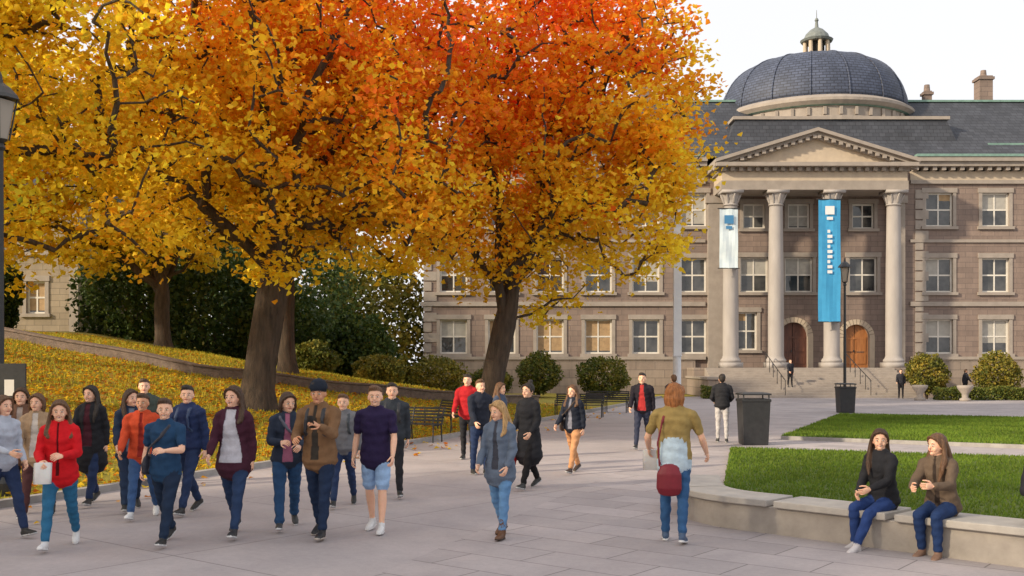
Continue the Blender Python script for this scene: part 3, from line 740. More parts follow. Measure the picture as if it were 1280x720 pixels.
def bin_(x,y,w,h):
    e=empty('trash_bin'); g=MB(); r=w/2
    g.rev(0,0,[(r*.86,0.0),(r*.88,.05),(r*.95,h*.5),(r,h*.82),(r*1.05,h*.83),(r*1.05,h*.87),(r*.98,h*.88)],4,0,rot=math.pi/4)
    for i in range(4):
        a=math.pi/4+i*math.pi/2; g.tube([(r*.9*math.cos(a),r*.9*math.sin(a),h*.86),(r*.9*math.cos(a),r*.9*math.sin(a),h*.97)],[.02,.02],5,0)
    g.rev(0,0,[(r*1.06,h*.95),(r*1.06,h*.98),(r*.8,h*1.0)],4,0,rot=math.pi/4)
    o=g.build('bin_body',[M_black],parent=e,bevel=.015); e.location=(x,y,0)
bin_(6.15,26.1,1.0,1.33); bin_(14.0,43,.95,1.25)
def bench(x,y,rot):
    e=empty('park_bench'); z=Hs(x,y); g=MB(); L=.9
    for s in (-L,0,L):
        g.tube([(s,-.28,0),(s,-.26,.43),(s,.18,.45),(s,.32,.88)],[.022]*4,6); g.tube([(s,.20,0),(s,.16,.44)],[.022]*2,6)
        if s: g.tube([(s,-.27,.43),(s,-.27,.64),(s,.22,.66)],[.02]*3,6)
    for k in range(6): g.box(-L-.05,L+.05,-.28+k*.08,-.22+k*.08,.452,.48)
    for k in range(5):
        zz=.52+k*.08; yy=.19+k*.032; g.box(-L-.05,L+.05,yy,yy+.02,zz,zz+.055)
    g.build('bench_frame',[M_black],parent=e); e.location=(x,y,z); e.rotation_euler[2]=rot
bench(-2.75,27.2,R(-25)); bench(-2.0,30.9,R(-60)); bench(2.6,39.6,R(-12)); bench(4.0,43.5,R(-15)); bench(-3.9,24.3,R(-65))
g=MB(); 
g.rev(6.85,42.5,[(.26,0),(.26,.2),(.17,.25),(.16,9.4),(.10,9.7),(.03,10.0)],12,0)
vs=[(6.69,42.30,2.4),(7.01,42.30,2.4),(7.01,42.30,8.6),(6.69,42.30,8.6)]; g.quad(vs,1)
for zz in (2.4,8.6): g.box(6.67,7.03,42.29,42.5,zz-.03,zz+.03,0)
g.build('flag_pole',[simple('white_pole_paint',(.75,.77,.8),(.66,.68,.72),5,.4),simple('pennant',(.8,.83,.86),(.7,.74,.8),3,.7)])
for (x,y) in ((25.0,56.5),(22.9,57.5)):
    g=MB(); g.rev(x,y,[(.3,0),(.3,.12),(.16,.2),(.18,.4),(.4,.7),(.44,.85),(.38,.87)],16,0)
    g.build('stone_urn',[M_trim],smooth=True)

# ------------------------------------------------------------------ people
M_cloth=attrmat('cloth',0.85,0,0.16,9,bmp=0.6,spec=.2); M_skin=attrmat('skin',0.5,0,0.05,20,spec=.4,sss=.15)
M_hair=attrmat('hair',0.5,0,0.45,60,bmp=.6,spec=.35,stretch=(1,1,.12)); M_shoe=attrmat('shoes',0.5,0,0.1,20,spec=.4)
LAB=['top','inner','pants','skin','hair','shoe','sole','bag','hat','white','dark','lip']
MIDX={'top':0,'inner':0,'pants':0,'skin':1,'hair':2,'shoe':3,'sole':3,'bag':3,'hat':0,'white':1,'dark':3,'lip':1}
MATS=[M_cloth,M_skin,M_hair,M_shoe]
SK={'l':srgb(236,186,156),'m':srgb(206,150,116),'d':srgb(130,86,62)}
HR={'black':(.030,.022,.018),'brown':(.13,.065,.032),'blonde':(.46,.28,.12),'ginger':(.34,.13,.04),'dbrown':(.068,.036,.020)}
def person(name,x,y,z,face,h,o,legs=((18,6),(-16,12)),arms=((-15,8,18,0),(18,8,25,0)),lean=2,head=(0,0),seat=None,vox=.0095,splay=3,twist=0):
    fem=o.get('f',0); prims=[]; extra=[]
    hat=o.get('hat'); jk=.020 if o.get('jacket') else .006
    lean_=R(lean); cl,sl=math.cos(lean_),math.sin(lean_); ct,stt=math.cos(R(twist)),math.sin(R(twist))
    hz=.93
    def T(p):
        px_,py_,pz_=p; w=min(1,max(0,(pz_-hz)/.3)); 
        if pz_>hz:
            a=R(twist)*w; px_,py_=px_*math.cos(a)-py_*math.sin(a),px_*math.sin(a)+py_*math.cos(a)
        dz=pz_-hz; return np.array([px_,py_*cl+dz*sl,hz+dz*cl-py_*sl])
    def tb(l,pts,rad,ref=(1,0,0),n=14,ex=False):
        V,F=tube(pts,rad,ref,n); (extra if ex else prims).append((V,F,l))
    b=o.get('bulk',1.03)
    tw=[(.86,.125,.095),(.93,.172,.118),(1.0,.168,.112),(1.08,.154,.106),(1.18,.158,.110),(1.28,.172,.119),(1.36,.184,.119),(1.42,.172,.104),(1.47,.120,.080)]
    if fem: tw=[(.86,.125,.095),(.93,.176,.122),(1.0,.162,.112),(1.08,.138,.100),(1.18,.142,.104),(1.28,.154,.124),(1.36,.158,.112),(1.42,.150,.095),(1.47,.105,.075)]
    hem=o.get('hem',.93)
    tb('pants',[(0,-.005,.83),(0,-.01,.90),(0,-.008,.97),(0,0,1.03)],[(.11,.085),(.165,.115),(.165,.112),(.145,.10)],n=18)
    pts=[];rad=[]
    lo=[hem]+[t[0] for t in tw if t[0]>hem+.02]
    for zz in lo:
        zq=max(zz,.86); wx=np.interp(zq,[t[0] for t in tw],[t[1] for t in tw]); wy=np.interp(zq,[t[0] for t in tw],[t[2] for t in tw])
        if zz<.95: wx=max(wx,.172)+(.95-zz)*.10; wy=max(wy,.118)+(.95-zz)*.14
        e_=jk*b+(.008 if zz<1.1 else 0)
        p=np.array((0,0,zz)) if zz<hz else T((0,0,zz))
        pts.append(p); rad.append((wx*b+e_,wy*b+e_))
    if seat is None or hem>.88: tb('top',pts,rad,ref=(ct,stt,0),n=22)
    else: tb('top',pts[1:],rad[1:],n=22)
    sw=.158 if fem else .188; sw*=b
    for s in (-1,1): prims.append((*ell(T((s*(sw-.02),0,1.415)),(.062+jk*.6,.066+jk*.6,.06+jk*.5)),'top'))
    tb('top',[T((-sw+.03,0,1.425)),T((0,-.005,1.45)),T((sw-.03,0,1.425))],[(.055+jk,.055+jk),(.07,.06),(.055+jk,.055+jk)],ref=(0,0,1))
    hy,hp=R(head[0]),R(head[1]); NB=T((0,0,1.482)); HSC=1.09
    def HD(p):
        q=(np.array(p,float)-np.array([0,0,1.52]))*HSC; 
        c,s_=math.cos(-hp),math.sin(-hp); q=np.array([q[0],q[1]*c-q[2]*s_,q[1]*s_+q[2]*c])
        c,s_=math.cos(hy),math.sin(hy); q=np.array([q[0]*c-q[1]*s_,q[0]*s_+q[1]*c,q[2]])
        return q+NB+np.array([0,.012,.02])
    def hprim(l,V,F,ex=False):
        V=np.array([HD(v) for v in V]); (extra if ex else prims).append((V,F,l))
    def hairell(c,r,y0=-.004,zl=1.693):
        V,F=ell(c,r,34,26)
        ym=y0+np.clip((V[:,2]-zl)/.030,0,1)*.12
        V[:,1]=np.minimum(V[:,1],ym); hprim('hair',V,F)
    tb('skin',[T((0,0,1.44)),HD((0,-.005,1.53)),HD((0,-.005,1.60))],[(.058,.058),(.053,.055),(.052,.057)])
    if o.get('collar',1): tb('top',[T((0,0,1.455)),T((0,.0,1.487))],[(.078,.078),(.066,.068)])
    hprim('skin',*ell((0,-.004,1.655),(.073,.092,.102),20,14)); hprim('skin',*ell((0,.022,1.598),(.056,.064,.062),16,10))
    hprim('skin',*ell((0,.070,1.562),(.024,.022,.018))); 
    V,F=tube([(0,.080,1.665),(0,.094,1.640),(0,.104,1.618)],[(.009,.008),(.011,.010),(.015,.011)],n=8); hprim('skin',V,F)
    for s in (-1,1):
        hprim('skin',*ell((s*.077,-.004,1.632),(.010,.018,.028),8,6)); hprim('skin',*ell((s*.036,.062,1.608),(.022,.02,.022),8,6))
        hprim('white',*ell((s*.030,.0805,1.648),(.0135,.008,.0065),8,6),ex=True); hprim('dark',*ell((s*.030,.0865,1.648),(.0062,.004,.0060),8,6),ex=True)
        V,F=tube([(s*.016,.089,1.667),(s*.032,.088,1.672),(s*.046,.078,1.667)],[(.004,.003)]*3,n=6); hprim('hair',V,F,ex=True)
    if o.get('smile',0):
        V,F=tube([(-.026,.080,1.596),(0,.0895,1.588),(.026,.080,1.596)],[(.006,.005),(.008,.007),(.006,.005)],n=6); hprim('lip',V,F,ex=True)
        V,F=tube([(-.018,.087,1.593),(0,.0945,1.590),(.018,.087,1.593)],[(.0035,.003)]*3,n=6); hprim('white',V,F,ex=True)
    else:
        V,F=tube([(-.022,.082,1.592),(0,.090,1.590),(.022,.082,1.592)],[(.004,.004),(.0065,.006),(.004,.004)],n=6); hprim('lip',V,F,ex=True)
    hs=o.get('hs','short')
    if hs!='bald':
        if hs=='short':
            hairell((0,-.012,1.688),(.082,.096,.084),-.012,1.696); hprim('hair',*ell((.012,.018,1.745),(.058,.066,.032),16,8)); hairell((0,-.040,1.65),(.072,.068,.085),-.02,9)
        else:
            hairell((0,-.016,1.676),(.088,.100,.100),.004,1.700); 
            for s in(-1,1): V,F=tube([(s*.006,.075,1.742),(s*.045,.070,1.728),(s*.078,.040,1.690),(s*.088,.016,1.640)],[(.012,.012),(.016,.015),(.015,.016),(.012,.018)],n=10); hprim('hair',V,F)
        if hs in('long','xlong'):
            zz=1.22 if hs=='xlong' else 1.32
            V,F=tube([(0,-.055,1.68),(0,-.080,1.56),(0,-.115,1.43),(0,-.135,zz)],[(.090,.052),(.100,.052),(.122,.047),(.085,.022)],n=16); hprim('hair',V,F)
            for s in (-1,1):
                if s==o.get('back',0): continue
                V,F=tube([(s*.080,-.012,1.69),(s*.098,-.010,1.60),(s*.112,.010,1.50),(s*.122,.065,1.40),(s*.112,.105,zz+.05)],[(.018,.030),(.020,.034),(.026,.036),(.032,.022),(.014,.010)],n=10); hprim('hair',V,F)
        if hs=='bob':
            V,F=tube([(0,-.045,1.68),(0,-.055,1.60),(0,-.055,1.54)],[(.088,.055),(.096,.058),(.082,.04)],n=16); hprim('hair',V,F)
            for s in (-1,1):
                V,F=tube([(s*.082,-.010,1.69),(s*.094,-.004,1.60),(s*.086,.002,1.545)],[(.018,.034),(.020,.038),(.015,.028)],n=10); hprim('hair',V,F)
        if hs=='bun': hprim('hair',*ell((0,-.06,1.785),(.042,.042,.038)))
    if hat:
        V,F=ell((0,-.012,1.710),(.092,.106,.090),24,16); V[:,2]=np.maximum(V[:,2],1.700); hprim('hat',V,F)
        V,F=tube([(0,-.012,1.700),(0,-.012,1.722)],[(.096,.109),(.094,.107)],n=20); hprim('hat',V,F)
    if o.get('hood'):
        tb('top',[T((-.09,-.06,1.47)),T((0,-.105,1.46)),T((.09,-.06,1.47))],[(.04,.035),(.055,.045),(.04,.035)],ref=(0,0,1))
    shorts=o.get('shorts',0); pr=o.get('leg',0.002); feet=[]
    for s,(a,k) in zip((-1,1),legs):
        sp=R(splay)
        Hh=np.array([s*.092,0,.90]); a_=R(a);k_=R(k)
        d1=np.array([s*math.sin(sp)*.5,math.sin(a_),-math.cos(a_)]); d1/=np.linalg.norm(d1)
        d2=np.array([s*math.sin(sp)*.2,math.sin(a_-k_),-math.cos(a_-k_)]); d2/=np.linalg.norm(d2)
        K=Hh+d1*.425; A=K+d2*.405
        ll=shorts; e1=.005+pr
        tb('pants',[Hh+d1*.0,Hh+d1*.14,Hh+d1*.30,K-d1*(.0 if not ll else .08)],[(.090+e1,.098+e1),(.084+e1,.090+e1),(.068+e1,.072+e1),(.056+e1,.060+e1)] if not ll else [(.092,.10),(.095,.10),(.088,.092),(.086,.09)])
        if ll:
            tb('skin',[Hh+d1*.25,K],[(.062,.066),(.052,.054)]); 
        l2='skin' if ll else 'pants'; bk=np.array([0,-1,0])
        ee=0 if ll else e1
        if ll: rd=[(.052,.054),(.055,.060),(.050,.054),(.036,.038),(.032,.036)]
        else: rd=[(.056+ee,.060+ee),(.056+ee,.062+ee),(.052+ee,.056+ee),(.044+ee,.047+ee),(.042+ee+pr,.047+ee+pr)]
        tb(l2,[K,K+d2*.10+bk*.010,K+d2*.18+bk*.012,K+d2*.32,A-d2*(.03 if not ll else 0)],rd)
        lift=max(0,-(a-k)-8) if seat is None else 0
        fp=R(lift*0.95 - max(0,(a-k)-6)*.9) if seat is None else R(o.get('fp',5))
        f=np.array([s*math.sin(R(6)),math.cos(fp),-math.sin(fp)]); f/=np.linalg.norm(f); up=np.array([0,math.sin(fp),math.cos(fp)])
        bt=o.get('boot',0)
        tb('shoe',[A-d2*(.16 if bt else .02),A+up*-.02],[(.050 if bt else .042,.054 if bt else .046)]*2)
        tb('shoe',[A-f*.040-up*.042,A+f*.03-up*.036,A+f*.10-up*.050,A+f*.165-up*.058],[(.034,.036),(.040,.044),(.046,.030),(.034,.020)],ref=(1,0,0))
        tb('sole',[A-f*.055-up*.080,A+f*.03-up*.080,A+f*.11-up*.078,A+f*.18-up*.074],[(.036,.012),(.038,.012),(.049,.012),(.034,.011)],ref=(1,0,0))
        feet.append(min((A-up*.092)[2],(A+f*.18-up*.086)[2],(A-f*.055-up*.092)[2]))
    slv=o.get('sleeve','long'); hands=[]
    for s,(sw_,ab,el_,inn) in zip((-1,1),arms):
        S=T((s*sw,0,1.415)); a_=R(sw_+lean); b_=R(ab); e2=R(sw_+el_+lean); i_=R(inn)
        d1=np.array([s*math.sin(b_),math.sin(a_)*math.cos(b_),-math.cos(a_)*math.cos(b_)])
        d2=np.array([-s*math.sin(i_)+s*math.sin(b_)*.3,math.sin(e2)*math.cos(i_),-math.cos(e2)*math.cos(i_)]); d2/=np.linalg.norm(d2)
        E=S+d1*.285; Wr=E+d2*.245; q=.90 if fem else 1; j=jk*.6+.006
        tb('top',[S,S+d1*.10,S+d1*.20,E if slv=='long' else S+d1*.21],[(.056*q+j,.058*q+j),(.050*q+j,.054*q+j),(.045*q+j,.048*q+j),(.043*q+j,.045*q+j)])
        l2='top' if slv=='long' else 'skin'
        if slv!='long':
            tb('skin',[S+d1*.15,E],[(.043*q,.045*q),(.038*q,.040*q)]); j=0
        tb(l2,[E,E+d2*.07,E+d2*.16,Wr-d2*.02 if slv=='long' else Wr],[(.040*q+j,.041*q+j),(.041*q+j,.042*q+j),(.034*q+j,.034*q+j),(.028*q+j*.9,.025*q+j*.9) if slv=='long' else (.026*q,.022*q)])
        tb('skin',[Wr-d2*.05,Wr+d2*.01],[(.025*q,.022*q),(.026*q,.019*q)])
        inward=np.array([-s,0,0.]) if el_<60 else np.array([-s*.6,-.2,-.6]); inward=inward-d2*np.dot(inward,d2); inward/=np.linalg.norm(inward)
        wd=np.cross(d2,inward)*s; wd/=np.linalg.norm(wd)
        if wd[1]+wd[2]*.5<0: wd=-wd
        tb('skin',[Wr-d2*.005,Wr+d2*.03,Wr+d2*.07,Wr+d2*.088],[(.024,.016),(.034,.017),(.040,.015),(.037,.012)],ref=wd,n=12,ex=True)
        cu=o.get('curl',.55)
        for w_,L in ((-.029,.060),(-.010,.074),(.010,.080),(.029,.070)):
            p=Wr+d2*.082+wd*w_; pp=[p]; c_=0
            for sg in (.42,.32,.26):
                c_+=cu*(1.0 if sg<.42 else .6); dd=d2*math.cos(c_)+inward*math.sin(c_); p=p+dd*L*sg; pp.append(p)
            tb('skin',pp,[(.0092,.0088),(.0088,.0082),(.008,.0075),(.0065,.006)],ref=wd,n=7,ex=True)
        p=Wr+d2*.025+wd*.030; pp=[p,p+(d2*.6+wd*.7+inward*.25)*.032,p+(d2*.85+wd*.55+inward*.45)*.056,p+(d2*1.0+wd*.42+inward*.62)*.074]
        tb('skin',pp,[(.012,.011),(.0105,.010),(.0095,.009),(.007,.0065)],ref=inward,n=7,ex=True)
        hands.append((Wr+d2*.11,d2,inward))
    bg=o.get('bagtype')
    if bg=='backpack':
        tb('bag',[T((0,-.185,1.06)),T((0,-.20,1.15)),T((0,-.195,1.33)),T((0,-.17,1.43))],[(.13,.07),(.145,.085),(.14,.08),(.10,.05)],n=16)
        tb('bag',[T((0,-.28,1.10)),T((0,-.28,1.22))],[(.10,.03),(.09,.025)],n=12)
    if bg in('backpack','straps'):
        for s in (-1,1):
            tb('bag',[T((s*.125,.02,1.10)),T((s*.115,.125+jk,1.20)),T((s*.10,.130+jk,1.34)),T((s*.095,.07+jk,1.455)),T((s*.09,-.02,1.487+jk)),T((s*.09,-.12,1.42))],[(.022,.012)]*6,n=8)
    if bg=='shoulder':
        s=o.get('bs',1)
        tb('bag',[T((s*.235,-.02,.88)),T((s*.235,-.02,.98)),T((s*.225,-.02,1.06))],[(.05,.14),(.055,.15),(.035,.12)],n=14)
        tb('bag',[T((s*.23,.05,1.05)),T((s*.15,.130+jk,1.18)),T((0,.145+jk,1.31)),T((-s*.09,.09+jk,1.44)),T((-s*.11,-.03,1.475+jk)),T((0,-.13-jk,1.35)),T((s*.15,-.12-jk,1.15)),T((s*.23,-.07,1.05))],[(.018,.011)]*8,ref=(0,0,1),n=8)
    if bg=='tote':
        s=o.get('bs',1); hp_=hands[0 if s<0 else 1][0]; c=hp_+np.array([0,0,-.02])
        tb('bag',[c+np.array([0,0,-.42]),c+np.array([0,0,-.36]),c+np.array([0,0,-.25]),c+np.array([0,0,-.16])],[(.05,.13),(.065,.15),(.055,.145),(.03,.13)],n=14)
        tb('bag',[c+np.array([0,-.09,-.16]),c+np.array([0,-.05,-.04]),c+np.array([0,0,.0]),c+np.array([0,.05,-.04]),c+np.array([0,.09,-.16])],[(.010,.010)]*5,n=6)
    if o.get('phone'):
        s=o['phone']; hp_,d2,iw=hands[0 if s<0 else 1]; c=hp_+iw*.02
        u=np.array([0,.35,.93]); tb('dark',[c-u*.05,c+u*.09],[(.036,.006)]*2,n=8,ex=True)
    if o.get('paper'):
        s=o['paper']; hp_,d2,iw=hands[0 if s<0 else 1]; c=hp_+iw*.02
        u=np.array([0,.2,-.95]); tb('white',[c-u*.05,c+u*.20],[(.10,.006)]*2,n=8,ex=True)
    if o.get('wrap'):
        tb('inner',[T((0,0,.80)),T((0,0,.90)),T((0,0,1.02)),T((0,0,1.16)),T((0,0,1.20))],[(.19,.145),(.20,.155),(.185,.142),(.168,.128),(.15,.11)],n=20)
        tb('bag',[(-.04,-.15,.54),(-.04,-.165,.60),(-.04,-.165,.76),(-.04,-.15,.84)],[(.12,.035),(.145,.045),(.14,.045),(.10,.035)],n=14)
        tb('bag',[T((-.15,-.13,.84)),T((-.17,-.14,1.1)),T((-.12,-.13,1.35)),T((-.08,-.03,1.50)),T((-.06,.09,1.42))],[(.014,.010)]*5,n=8)
    VV=np.vstack([p[0] for p in prims]); FF=[];FL=[];of=0
    for V,F,l in prims:
        FF+=[tuple(i+of for i in f) for f in F]; FL+=[LAB.index(l)]*len(F); of+=len(V)
    me=bpy.data.meshes.new('tmp'); me.from_pydata(VV.tolist(),[],FF); ob=bpy.data.objects.new('tmp',me); scene.collection.objects.link(ob)
    rm=ob.modifiers.new('r','REMESH'); rm.mode='VOXEL'; rm.voxel_size=vox; rm.adaptivity=0
    smo=ob.modifiers.new('s','SMOOTH'); smo.factor=.5; smo.iterations=2
    dg=bpy.context.evaluated_depsgraph_get(); ev=ob.evaluated_get(dg); m2=ev.to_mesh()
    nv=len(m2.vertices); co=np.empty(nv*3,np.float32); m2.vertices.foreach_get('co',co); co=co.reshape(-1,3).astype(float)
    nr=np.empty(nv*3,np.float32); m2.vertices.foreach_get('normal',nr); nr=nr.reshape(-1,3)
    faces=[tuple(p.vertices) for p in m2.polygons]
    ev.to_mesh_clear(); bpy.data.objects.remove(ob); 
    bvh=BVHTree.FromPolygons(VV.tolist(),FF)
    lab=np.empty(nv,int)
    for i in range(nv):
        r_=bvh.find_nearest(co[i]); lab[i]=FL[r_[2]] if r_[2] is not None else 0
    IT=LAB.index('top')
    isC=np.isin(lab,[LAB.index(k) for k in('top','pants','inner')])
    if o.get('inner') is not None and not o.get('wrap'):
        zz=co[:,2]; yy=co[:,1]-(zz-hz)*sl; xx=co[:,0]
        wdt=o.get('open',.05)*(1+np.clip((1.25-zz)/.5,-.3,.6))
        m=(lab==IT)&(np.abs(xx)<wdt)&(yy>.05)&(nr[:,1]>.3)&(zz>max(hem,.9)-.02)&(zz<1.50)
        lab[m]=LAB.index('inner'); co[m,1]-=.014
    ph=rng.uniform(0,6.28,6)
    fo=np.sin(co[:,2]*34+np.sin(co[:,0]*17+ph[0])*1.6+ph[1])*np.sin(co[:,0]*21+co[:,2]*9+ph[2])+.6*np.sin(co[:,2]*61+co[:,1]*33+ph[3])
    co+=nr*(fo*.0048)[:,None]*isC[:,None]
    hm=lab==LAB.index('hair'); fo=np.sin(np.arctan2(co[:,1],co[:,0])*26+co[:,2]*14+ph[4]); co+=nr*(fo*.003)[:,None]*hm[:,None]
    V=[co];Fa=list(faces);L=[lab];of=nv
    for (v,f,l) in extra:
        V.append(v);Fa+=[tuple(i+of for i in ff) for ff in f];L.append(np.full(len(v),LAB.index(l)));of+=len(v)
    V=np.vstack(V);L=np.concatenate(L)
    s=h/1.765
    if seat is None: V[:,2]-=min(feet)
    else: V[:,2]-=(.905-.098)
    V*=s
    if seat is not None: V[:,2]+=seat
    C={'top':o['top'],'inner':o.get('inner') or o['top'],'pants':o['pants'],'skin':SK[o.get('skin','l')],'hair':HR[o.get('hair','dbrown')],'shoe':o.get('shoe',(.03,.03,.03)),'sole':o.get('sole',(.5,.5,.5)),
       'bag':o.get('bag',(.03,.03,.035)),'hat':o.get('hatc',(.03,.03,.04)),'white':(.7,.68,.65),'dark':(.012,.01,.01),'lip':srgb(175,95,88)}
    tab=np.array([C[k] for k in LAB]); col=tab[L]
    th=R(face+180)
    me=bpy.data.meshes.new(name); me.from_pydata(V.tolist(),[],Fa)
    for m in MATS: me.materials.append(m)
    mi=np.array([MIDX[k] for k in LAB]); me.polygons.foreach_set('material_index',[int(mi[L[f[0]]]) for f in Fa]); me.polygons.foreach_set('use_smooth',[True]*len(Fa))
    a=me.color_attributes.new('Col','FLOAT_COLOR','POINT'); cc=np.ones((len(V),4),np.float32); cc[:,:3]=col; a.data.foreach_set('color',cc.ravel())
    me.update(); ob=bpy.data.objects.new(name,me); scene.collection.objects.link(ob); ob.location=(x,y,z); ob.rotation_euler[2]=th
    return ob
JEAN=srgb(60,88,130); DJ=srgb(42,56,88); BLK=(.022,.022,.026); NAVY=srgb(38,50,84)
WHT=(.68,.68,.68)
wl=((22,4),(-18,16)); wr_=((-18,16),(22,4)); stnd=((4,2),(-4,2))
WW,WM='walking_woman','walking_man'
person(WW,-5.03,11.4,0,12,1.65,dict(f=1,top=srgb(205,28,36),inner=srgb(90,20,24),open=.010,jacket=1,hem=.86,pants=srgb(48,104,140),shoe=WHT,sole=WHT,hs='long',hair='brown',smile=1,hood=1,paper=1),legs=wr_,arms=((10,10,75,35),(8,12,60,20)),head=(8,4))
person(WM,-3.94,11.66,0,-8,1.66,dict(top=srgb(36,66,98),pants=srgb(34,48,70),leg=.006,shoe=(.03,.03,.03),sole=WHT,hs='short',hair='dbrown',sleeve='short',hem=.86,smile=1,bagtype='shoulder',bag=srgb(50,50,60)),legs=wl,arms=((20,14,70,30),(-12,14,25,0)),head=(20,3))
person(WM,-6.85,14.3,0,15,1.72,dict(top=srgb(110,80,64),inner=srgb(165,150,140),jacket=1,hem=.8,pants=BLK,hs='long',hair='dbrown'),legs=wl)
person(WW,-6.3,13.6,0,10,1.66,dict(f=1,top=srgb(165,138,110),inner=srgb(200,190,180),jacket=1,hem=.82,pants=srgb(80,50,50),hs='bob',hair='brown'),legs=wr_,head=(-10,0))
person(WW,-6.02,12.1,0,60,1.68,dict(f=1,top=srgb(175,182,195),pants=DJ,hs='bob',hair='brown',sleeve='long'),legs=wl,arms=((0,8,40,10),(20,8,50,20)))
person(WW,-6.12,14.9,0,-5,1.74,dict(f=1,top=BLK,inner=srgb(75,35,45),jacket=1,hem=.62,pants=DJ,hs='xlong',hair='black',smile=1,back=1),legs=wl,head=(-6,0))
person(WW,-5.32,14.3,0,25,1.70,dict(f=1,top=srgb(40,52,72),jacket=1,inner=srgb(110,120,135),hem=.8,pants=srgb(45,60,85),hs='long',hair='dbrown',back=-1),legs=wr_,head=(25,0))
person(WM,-4.90,13.6,0,8,1.66,dict(top=srgb(190,72,42),inner=srgb(140,42,34),open=.03,jacket=1,hem=.88,pants=JEAN,shoe=WHT,sole=WHT,hs='short',hair='dbrown',skin='m',smile=1),legs=wr_,head=(-5,0))
person(WM,-4.42,14.0,0,-20,1.76,dict(top=NAVY,pants=DJ,hs='short',hair='black',bagtype='backpack',bag=srgb(46,64,96),jacket=1),legs=wl,head=(30,0))
person(WM,-6.25,17.4,0,20,1.80,dict(top=srgb(70,78,72),pants=DJ,hs='short',hair='dbrown',jacket=1),legs=wl,vox=.013)
person(WW,-3.31,12.2,0,-6,1.79,dict(f=1,top=srgb(68,34,48),inner=srgb(188,186,194),open=.085,jacket=1,hem=.80,pants=srgb(44,62,94),shoe=(.03,.03,.035),sole=WHT,hs='long',hair='dbrown',smile=1,back=1),legs=wl,arms=((-14,8,16,0),(16,8,28,5)),head=(-8,0))
person(WW,-2.80,12.75,0,15,1.70,dict(f=1,top=srgb(46,54,70),inner=srgb(170,105,130),open=.04,jacket=1,hem=.90,pants=srgb(46,76,112),leg=.008,shoe=(.05,.05,.05),sole=WHT,hs='bob',hair='dbrown',bagtype='shoulder',bag=srgb(90,92,105),bs=-1),legs=wr_,arms=((15,10,60,20),(10,10,80,35)),head=(20,8))
person(WM,-2.27,12.1,0,-14,1.82,dict(top=srgb(122,92,66),inner=srgb(60,55,50),open=.03,jacket=1,hem=.86,pants=srgb(34,48,74),shoe=BLK,sole=srgb(180,170,160),hs='short',hair='black',hat='beanie',hatc=srgb(34,40,52),skin='m',phone=-1,bagtype='straps'),legs=((14,4),(-10,14)),arms=((30,8,85,20),(14,10,70,25)),head=(10,6))
person(WM,-2.42,14.7,0,0,1.62,dict(top=srgb(112,112,116),pants=DJ,hs='short',hair='brown',jacket=1,bagtype='straps',bag=srgb(60,66,72)),legs=wr_,vox=.012)
person(WM,-1.66,12.5,0,-10,1.76,dict(top=srgb(44,34,66),pants=srgb(150,180,216),shorts=1,shoe=WHT,sole=WHT,hs='short',hair='brown',sleeve='short',smile=1,hem=.86,bulk=1.06),legs=((10,4),(-9,10)),arms=((8,10,22,-2),(-8,10,20,-2)),head=(14,2))
person(WM,-1.85,15.8,0,8,1.76,dict(top=srgb(54,58,64),pants=BLK,hs='short',hair='black',jacket=1,bagtype='backpack'),legs=wl,vox=.013)
person(WW,-.14,12.1,0,-28,1.60,dict(f=1,top=srgb(98,110,128),inner=srgb(66,68,78),open=.03,jacket=1,hem=.78,pants=srgb(100,140,182),shoe=srgb(100,68,46),sole=srgb(50,35,28),boot=1,hs='long',hair='blonde',hood=1),legs=((12,4),(-10,20)),arms=((0,9,30,8),(6,10,30,5)),head=(-15,10))
person(WW,.28,16.8,0,-40,1.74,dict(f=1,top=BLK,jacket=1,hem=.55,pants=srgb(30,28,30),hs='bun',hair='black',bagtype='tote',bag=srgb(190,30,32)),legs=wl,arms=((0,10,40,10),(10,8,15,0)),vox=.012)
person('standing_man',-.60,19,0,30,1.74,dict(top=srgb(40,44,56),pants=DJ,jacket=1,hs='short',hair='brown'),legs=stnd,vox=.014)
person('standing_man',-.95,22,0,-10,1.80,dict(top=srgb(170,34,40),pants=BLK,jacket=1,hs='short',hair='black'),legs=stnd,vox=.015)
person('standing_woman',-.25,20.3,0,60,1.66,dict(f=1,top=srgb(70,80,100),pants=BLK,jacket=1,hs='long',hair='brown'),legs=stnd,vox=.015)
person(WW,1.15,19.2,0,-35,1.66,dict(f=1,top=srgb(34,38,50),inner=srgb(120,120,132),open=.03,jacket=1,hem=.92,pants=srgb(190,138,98),shoe=srgb(60,45,38),hs='long',hair='brown',bagtype='shoulder',bag=srgb(60,46,40)),legs=wl,vox=.012)
person(WM,3.12,24.5,0,-15,1.84,dict(top=srgb(36,32,40),inner=srgb(165,50,50),open=.06,jacket=1,pants=srgb(50,54,72),hs='short',hair='black'),legs=wr_,vox=.014)
person(WM,1.87,11.8,0,165,1.80,dict(top=srgb(150,128,78),inner=srgb(178,196,208),wrap=1,pants=srgb(54,90,132),shoe=srgb(70,90,118),sole=WHT,hs='bob',hair='ginger',sleeve='short',hem=.92,bag=srgb(118,28,42),paper=-1,bulk=1.08),legs=((7,3),(-8,12)),arms=((10,22,40,4),(12,20,28,-4)),head=(-30,4))
person(WM,5.5,26.8,0,172,1.76,dict(top=BLK,pants=srgb(180,176,176),jacket=1,hs='short',hair='black'),legs=stnd,arms=((5,14,60,20),(5,14,60,20)),vox=.014)
person(WM,4.75,30,0,190,1.74,dict(top=srgb(46,44,60),pants=DJ,jacket=1,hs='short',hair='brown'),legs=wl,vox=.016)
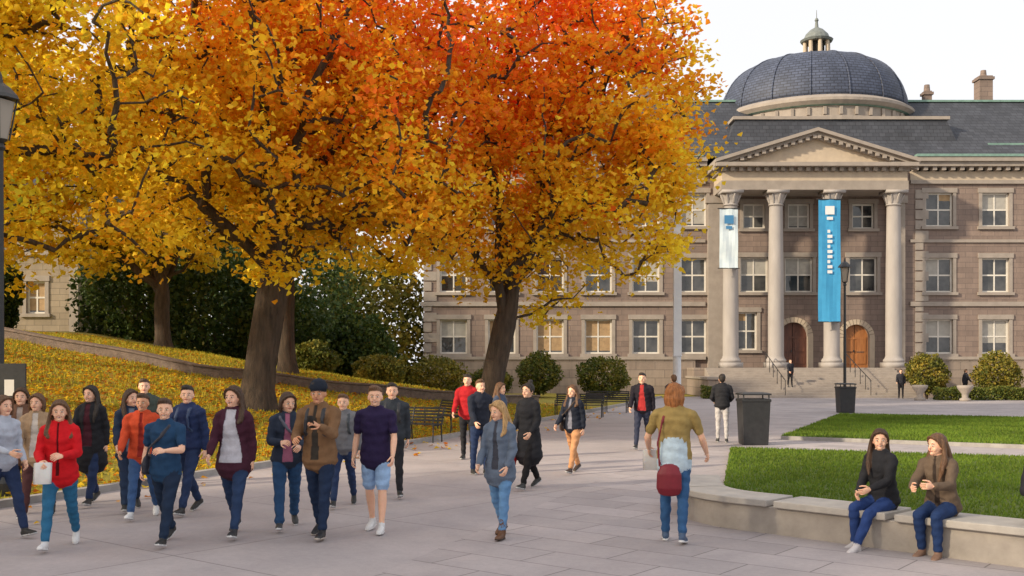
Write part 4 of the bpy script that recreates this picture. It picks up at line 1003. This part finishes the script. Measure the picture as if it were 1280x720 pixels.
person('seated_woman',4.22,11.62,0,-58,1.66,dict(f=1,top=BLK,jacket=1,hem=.90,pants=srgb(44,66,118),shoe=srgb(200,195,195),sole=WHT,hs='xlong',hair='dbrown',smile=1,back=-1),legs=((74,42),(80,84)),arms=((22,6,42,18),(10,8,40,22)),lean=6,head=(38,2),seat=.41)
person('seated_woman',4.68,11.12,0,-46,1.66,dict(f=1,top=srgb(102,86,72),inner=srgb(60,50,45),open=.02,jacket=1,hem=.89,pants=srgb(36,56,96),shoe=srgb(135,106,88),sole=WHT,hs='xlong',hair='brown',hood=1),legs=((82,88),(80,96)),arms=((26,8,52,24),(24,8,48,22)),lean=14,head=(-24,4),seat=.41)
person('seated_man',5.53,10.50,0,-30,1.68,dict(top=srgb(40,40,46),jacket=1,hem=.90,pants=BLK,hs='short',hair='black'),legs=((82,94),(78,80)),arms=((26,8,52,24),(24,8,48,22)),lean=14,head=(0,8),seat=.41)
for (x,y,z,f) in ((17.3,63.7,.6,20),(22.9,60.3,0,-20),(27,61,0,90)):
    person('standing_person',x,y,z,f,1.72,dict(top=srgb(45,45,52),pants=BLK,jacket=1,hs='short',hair='dbrown'),legs=stnd,vox=.03)

# ------------------------------------------------------------------ light, world, camera
SUN_EL=24; SUN_AZ=math.atan2(-0.88,-0.47)
w=bpy.data.worlds.new('World'); scene.world=w; w.use_nodes=True; nt=w.node_tree
bgn=nt.nodes['Background']; sky=nt.nodes.new('ShaderNodeTexSky'); sky.sky_type='NISHITA'; sky.sun_disc=False
sky.sun_elevation=R(SUN_EL); sky.sun_rotation=SUN_AZ; sky.dust_density=4; sky.air_density=1.2
hz=nt.nodes.new('ShaderNodeMix'); hz.data_type='RGBA'; hz.inputs[0].default_value=.78; hz.inputs[7].default_value=(8.2,8.05,8.15,1)
nt.links.new(sky.outputs[0],hz.inputs[6]); nt.links.new(hz.outputs[2],bgn.inputs[0]); bgn.inputs[1].default_value=.145
L=bpy.data.lights.new('sun','SUN'); L.energy=5.0; L.angle=R(2.5); L.color=(1,.85,.62)
lo=bpy.data.objects.new('sun',L); scene.collection.objects.link(lo)
dv=Vector((math.sin(SUN_AZ)*math.cos(R(SUN_EL)),math.cos(SUN_AZ)*math.cos(R(SUN_EL)),math.sin(R(SUN_EL))))
lo.rotation_euler=dv.to_track_quat('Z','Y').to_euler()
cam=bpy.data.cameras.new('camera'); cam.lens=36; cam.sensor_width=36; cam.shift_y=.0742; cam.clip_end=3000; cam.clip_start=.1
co_=bpy.data.objects.new('camera',cam); co_.location=(0,0,2.05); co_.rotation_euler=(R(90),0,0); scene.collection.objects.link(co_); scene.camera=co_
